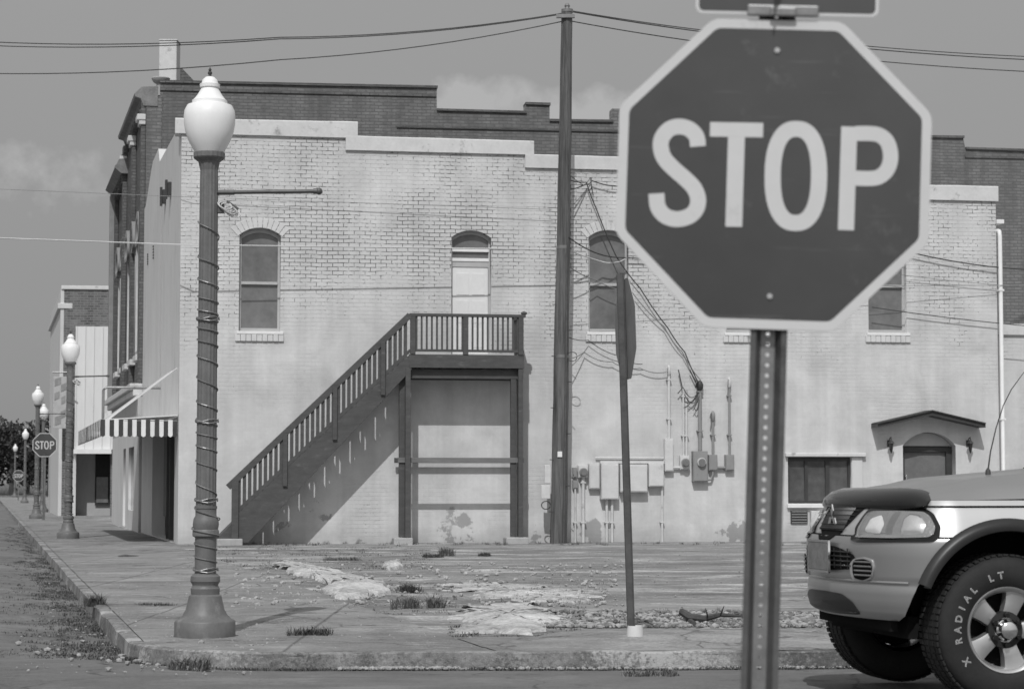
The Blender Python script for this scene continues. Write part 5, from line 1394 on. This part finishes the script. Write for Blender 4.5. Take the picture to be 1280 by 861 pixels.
def sidewin(xa, xb, xc_, xd, s_):
    P = [(xa, s_*.838, 1.20), (xb, s_*.838, 1.20), (xc_, s_*.728, 1.70), (xd, s_*.728, 1.70)]; return MB().quadbox(P, (0, s_*.004, 0))
for s_ in (-1, 1):
    part('side_window', sidewin(-1.28, -2.15, -2.15, -1.72, s_), CGLASS, car); part('side_window', sidewin(-2.25, -3.02, -3.02, -2.25, s_), CGLASS, car); part('side_window', sidewin(-3.12, -3.7, -3.62, -3.12, s_), CGLASS, car)
part('windscreen', MB().quadbox([(-1.04,.70,1.34),(-1.04,-.70,1.34),(-1.58,-.62,1.765),(-1.58,.62,1.765)], (.02,0,.022)), CGLASS, car)
part('tail', MB().box(-3.98, -3.90, -.82, .82, .5, 1.12), SILVER, car, bev=.03)
part('rear_bumper', MB().box(-4.10, -3.99, -.84, .84, .42, .66), DKPLAS, car, bev=.04)
part('underbody', MB().box(-3.85, .45, -.58, .58, .34, .46).box(-.62, -.55, -.76, .76, .45, 1.0).box(-2.3, -2.25, -.76, .76, .45, 1.0).box(-3.5, -3.42, -.76, .76, .45, 1.0).box(.50,.54,-.55,.55,.38,.8), DKVOID, car)
for xc in (0, WB):
    for s_ in (-1, 1):
        m = MB(); m.grid([[(xc+.53*math.cos(R(a)), s_*y_, .42+.53*math.sin(R(a))) for a in range(38, 184, 7)] for y_ in (.5, .86)])
        m.box(xc-.52, xc+.40, s_*.48, s_*.5, .35, .98)
        part('wheel_well', m, DKVOID, car)
# arch flares
for xc in (0, WB):
    for s_ in (1, -1):
        rows = []
        for (ri, yy) in ((.505,.80),(.500,.885),(.506,.900),(.525,.905),(.552,.896),(.572,.866)):
            r_ = []
            for k in range(0, 41):
                a = R(24 + 150*k/40); rr = ri
                # the flare flattens on top and drops straight in front
                r_.append((xc + rr*math.cos(a)*.98, s_*yy, .42 + rr*math.sin(a)*1.0))
            rows.append(r_)
        part('wheel_arch_flare', MB().grid(rows), DKPLAS, car, smooth=50)
# nose parts
def hp(pts): return [hit(*p) for p in pts]
HLs = hp([(1064,674),(1072,656),(1086,637),(1094,633),(1125,633),(1155,634),(1167,641),(1176,658),(1174,671),(1164,677),(1115,677),(1070,677)])
HLl = hp([(1073,670),(1080,655),(1089,641),(1096,638),(1125,638),(1155,639),(1163,645),(1169,658),(1167,667),(1160,671),(1115,672),(1078,671)])
for mir in (False, True):
    h_ = part('headlight', patch(HLs, .010, edge=.03, mirror=mir), DKGLOSS, car, smooth=50)
    part('reflector', patch(HLl, .013, edge=.004, mirror=mir), REFL, h_, smooth=50)
    seg = hp([(1108,670),(1112,652),(1120,639),(1128,639),(1120,652),(1116,670)]); part('divider', patch(seg, .0165, edge=.006, mirror=mir), DKPLAS, h_, smooth=50)
    bul = hp([(1126,668),(1130,648),(1138,641),(1150,643),(1158,655),(1154,667)]); part('bulb_bowl', patch(bul, .014, rings=(0,.2,.4,.6,.8,1), edge=.01, mirror=mir, dome=.018), CHROME, h_, smooth=60)
    bul = hp([(1083,664),(1090,648),(1104,643),(1107,655),(1102,667)]); part('indicator', patch(bul, .014, rings=(0,.2,.4,.6,.8,1), edge=.006, mirror=mir, dome=.012), GALVL, h_, smooth=60)
    part('lens', patch(HLl, .036, edge=.02, mirror=mir), LENS, h_, smooth=60)
    VT = hp([(1063,705),(1068,698),(1080,696),(1090,699),(1093,710),(1090,723),(1080,727),(1068,725),(1064,716)])
    v_ = part('vent', patch(VT, .008, edge=.02, mirror=mir), SILVER, bumper, smooth=50)
    VI = hp([(1067,705),(1070,699),(1080,698),(1089,701),(1091.5,710),(1089,721),(1080,725),(1070,722.5),(1067.5,715)])
    part('vent_opening', patch(VI, .011, edge=.006, mirror=mir), DKVOID, bumper)
    m = MB(); zc_ = [hit(1080, y)[1] for y in (702, 707.5, 713, 718.5)]; ta, tb = hit(1070, 711)[0], hit(1090.5, 711)[0]
    for z in zc_: m.tube([csurf(ta+(tb-ta)*k/6, z, .014) if not mir else Vector((csurf(ta+(tb-ta)*k/6, z, .014).x, -csurf(ta+(tb-ta)*k/6, z, .014).y, z)) for k in range(7)], .0055, 6)
    part('vent_slat', m, GALV, bumper)
gth = hit(1060, 655)[0]
GR = [(gth-8, .86), (gth-3, .90), (gth+1, .95), (gth+6, 1.04), (gth+8, 1.075), (0, 1.08), (-gth-8, 1.075), (-gth-6, 1.04), (-gth-1, .95), (-gth+3, .90), (-gth+8, .86), (0, .85)]
g_ = part('grille', patch(GR, .006, edge=.02, rings=(0,.2,.4,.6,.8,.92,1)), DKVOID, car, smooth=50)
m = MB()
for z in [.925+.025*k for k in range(6)]:
    tt = gth*.92 + (z-.92)*45; m.tube([csurf(-tt+2*tt*k/24, z, .012) for k in range(25)], .003, 5)
for k in range(-9, 10):
    tt = k/9*gth*.9; m.tube([csurf(tt, z, .010) for z in (.915, .96, 1.0, 1.055)], .004, 5)
part('grille_mesh', m, DKPLAS, g_)
m = MB(); c0 = csurf(0, .985, .030); s_ = .042
for a in (90, 210, 330):
    ax = Vector((0, math.cos(R(a)), math.sin(R(a)))); pr_ = Vector((0, -ax.z, ax.y)); m.quadbox([c0, c0+ax*s_*.9+pr_*s_*.5, c0+ax*s_*1.8, c0+ax*s_*.9-pr_*s_*.5], (.008,0,0))
part('emblem', m, CHROME, g_, bev=.002)
# lower intake and plate
IN = [(26,.71),(24,.79),(10,.83),(-10,.83),(-24,.79),(-26,.71),(0,.69)]
part('intake', patch(IN, .004, edge=.01), DKVOID, bumper)
m = MB()
for z in (.725,.75,.775,.80): m.tube([csurf(-22+44*k/14, z, .008) for k in range(15)], .005, 5)
for t in range(-20, 21, 5): m.tube([csurf(t, .71, .008), csurf(t, .82, .008)], .004, 5)
part('intake_mesh', m, DKPLAS, bumper)
xp = csurf(0, .75).x + .03
lp = part('number_plate', MB().box(xp, xp+.006, -.155, .155, .69, .85), surf('plate_face', .22, .4, .4, 8), car, bev=.002)
part('plate_frame', plate([[(-.165,.68),(.165,.68),(.165,.86),(-.165,.86)],[(-.148,.697),(.148,.697),(.148,.843),(-.148,.843)]], -.002, .010), CHROME, lp)
car_pf = lp.children[0]; car_pf.data.transform(Matrix.Translation((xp+.004,0,0)) @ Matrix.Rotation(R(90), 4, 'Z'))
SK = [(-60,.46),(-50,.62),(-25,.655),(0,.66),(25,.655),(38,.62),(44,.46),(0,.45)]
part('skid_plate', patch([(-34,.46),(-30,.53),(-20,.57),(0,.575),(14,.57),(22,.53),(26,.46),(0,.45)], .006, edge=.02), DKPLAS, car, smooth=50)
part('bumper_trim', MB().tube([csurf(t, .645, .001) for t in range(-118, 119, 2) if csurf(t, .645).x > .50], .009, 6), SILVER2, car, smooth=50)
# bonnet deflector: dark visor band over the bonnet's front edge
rows = []
for (off, z) in ((.050,1.036),(.072,1.038),(.080,1.052),(.064,1.092),(.012,1.130),(-.06,1.150),(-.14,1.152)):
    r_ = []
    for k in range(0, 61):
        t = -62 + 124*k/60; e = max(0, 1-(abs(t)/62)**6); zz = 1.06 + (z-1.06)*(.35+.65*e)
        a_, w_ = .275+off, .80+off*.6; s2_ = 1 if t >= 0 else -1; tt = abs(t)
        r_.append(Vector((XC + a_*math.cos(R(tt))**(2/NX), s2_*w_*math.sin(R(tt))**(2/NX), zz)))
    rows.append(r_)
part('bonnet_deflector', MB().grid(rows), DKGLOSS, car, smooth=55)
# washer nozzle, wiper cowl, aerial
part('cowl', MB().box(-1.0, -.84, -.72, .72, 1.255, 1.275), DKPLAS, car, bev=.01)
wa = CAR.loc(at(1235, 587, 12.4)); wb_ = [CAR.loc(at(x_, y_, 12.4)) for x_, y_ in ((1235,588),(1238,565),(1245,535),(1254,507),(1264,487),(1280,465))]
part('aerial', MB().tube(wb_, [.005,.004,.0035,.003,.003,.002], 6).lathe([(.018,-.06),(.016,0),(.006,.015)], 8, wb_[0]), WIRE, car, smooth=50)
# wheels
def make_wheel(xc, s_):
    yc = .72; Rt = .398; cz_ = .400
    def T(v): return [Vector((xc + p[0], s_*(yc + p[1]), cz_ + p[2])) for p in v]
    def lat(prof, seg=48):
        v, f = [], []
        for r_, y in prof:
            for i in range(seg): a = 2*PI*i/seg; v.append((r_*math.cos(a), y, r_*math.sin(a)))
        for j in range(len(prof)-1):
            for i in range(seg): k = (i+1) % seg; f.append((j*seg+i, j*seg+k, (j+1)*seg+k, (j+1)*seg+i))
        return v, f
    v, f = lat([(.222,-.12),(.25,-.145),(.33,-.15),(.375,-.13),(.393,-.10),(.398,-.03),(.398,.03),(.393,.10),(.382,.125),(.365,.140),(.33,.150),(.29,.150),(.25,.143),(.232,.128),(.222,.118)], 72)
    ty = part('wheel', MB().add(T(v), f), RUBBER, car, smooth=40)
    m = MB(); 
    for k in range(72):
        a = 2*PI*k/72; c_, q_ = math.cos(a), math.sin(a); sh_ = .012 if k % 2 else -.012
        for y0, y1 in ((-.118,-.075),(-.055,-.012),(.012,.055),(.075,.118)):
            P = []
            for da, rr in ((-.032,.392),(.032,.392),(.032,.402),(-.032,.402)): P.append((rr*math.cos(a+da), y0+sh_*.3, rr*math.sin(a+da)))
            m.quadbox(T(P), (0, s_*(y1-y0), 0))
    part('tread_block', m, RUBBER, ty)
    v, f = lat([(.20,-.10),(.20,.06),(.214,.10),(.226,.122),(.230,.126),(.226,.131),(.218,.128),(.205,.105),(.196,.09)], 60)
    part('rim', MB().add(T(v), f), ALLOY, ty, smooth=40)
    part('brake_disc', MB().add(T(lat([(.02,.01),(.19,.01),(.19,.0),(.02,.0)], 40)[0]), lat([(.02,.01),(.19,.01),(.19,.0),(.02,.0)], 40)[1]), DKVOID, ty)
    for k in range(5):
        a = R(90+20+72*k); m = MB(); c_, q_ = math.cos(a), math.sin(a)
        rows = []
        for rr, hw_, y in ((.045,.042,.085),(.09,.043,.098),(.14,.050,.103),(.18,.060,.102),(.212,.074,.108)):
            rows.append([(rr*c_ - h_*q_, y-d_, rr*q_ + h_*c_) for h_, d_ in ((-hw_,.05),(-hw_*.92,.008),(-hw_*.55,0),(hw_*.55,0),(hw_*.92,.008),(hw_,.05))])
        m.grid([T(r_) for r_ in rows]); part('spoke', m, ALLOY, ty, smooth=50)
    v, f = lat([(.060,.08),(.058,.112),(.052,.118),(.049,.122),(.045,.150),(.036,.158),(.001,.160)], 28); part('hub_cap', MB().add(T(v), f), CHROME, ty, smooth=40)
    v, f = lat([(.100,.07),(.098,.100),(.066,.104)], 28); part('hub', MB().add(T(v), f), DKPLAS, ty, smooth=40)
    for k in range(6):
        a = R(30+60*k); c0 = (.078*math.cos(a), .098, .078*math.sin(a)); P = T([c0])[0]; part('lug_nut', MB().disc(P, (0, s_, 0), .0145, .030, 8), DKGLOSS, ty, bev=.002)
    if s_ > 0 and xc == 0:
        word = 'X RADIAL LT'; m1_, m2_ = MB(), MB(); a0_, a1_ = 213, 99
        for i, chh in enumerate(word):
            if chh == ' ': continue
            a = R(a0_ + (a1_-a0_)*i/(len(word)-1))
            for mbx, off_, yy in ((m1_, .0014, .1508), (m2_, -.0018, .1523)):
                vs, fs = text_mesh(chh, .052, off_, .0006)
                out_ = []
                for p_ in vs:
                    # p_.x tangential (clockwise as seen from outside), p_.y radial outwards
                    rr = .292 + p_.y; da = -p_.x/.292; aa = a + da
                    # seen from the near side image right is -x
                    out_.append((-rr*math.cos(aa), yy + p_.z, rr*math.sin(aa)))
                mbx.add(T(out_), fs)
        part('tyre_lettering', m1_, TYREW, ty); part('tyre_lettering', m2_, RUBBER2, ty)
    return ty
for xc in (0, WB):
    for s_ in (1, -1): make_wheel(xc, s_)

sc.view_settings.view_transform = 'Standard'; sc.view_settings.look = 'None'; sc.view_settings.exposure = 0; sc.view_settings.gamma = 1
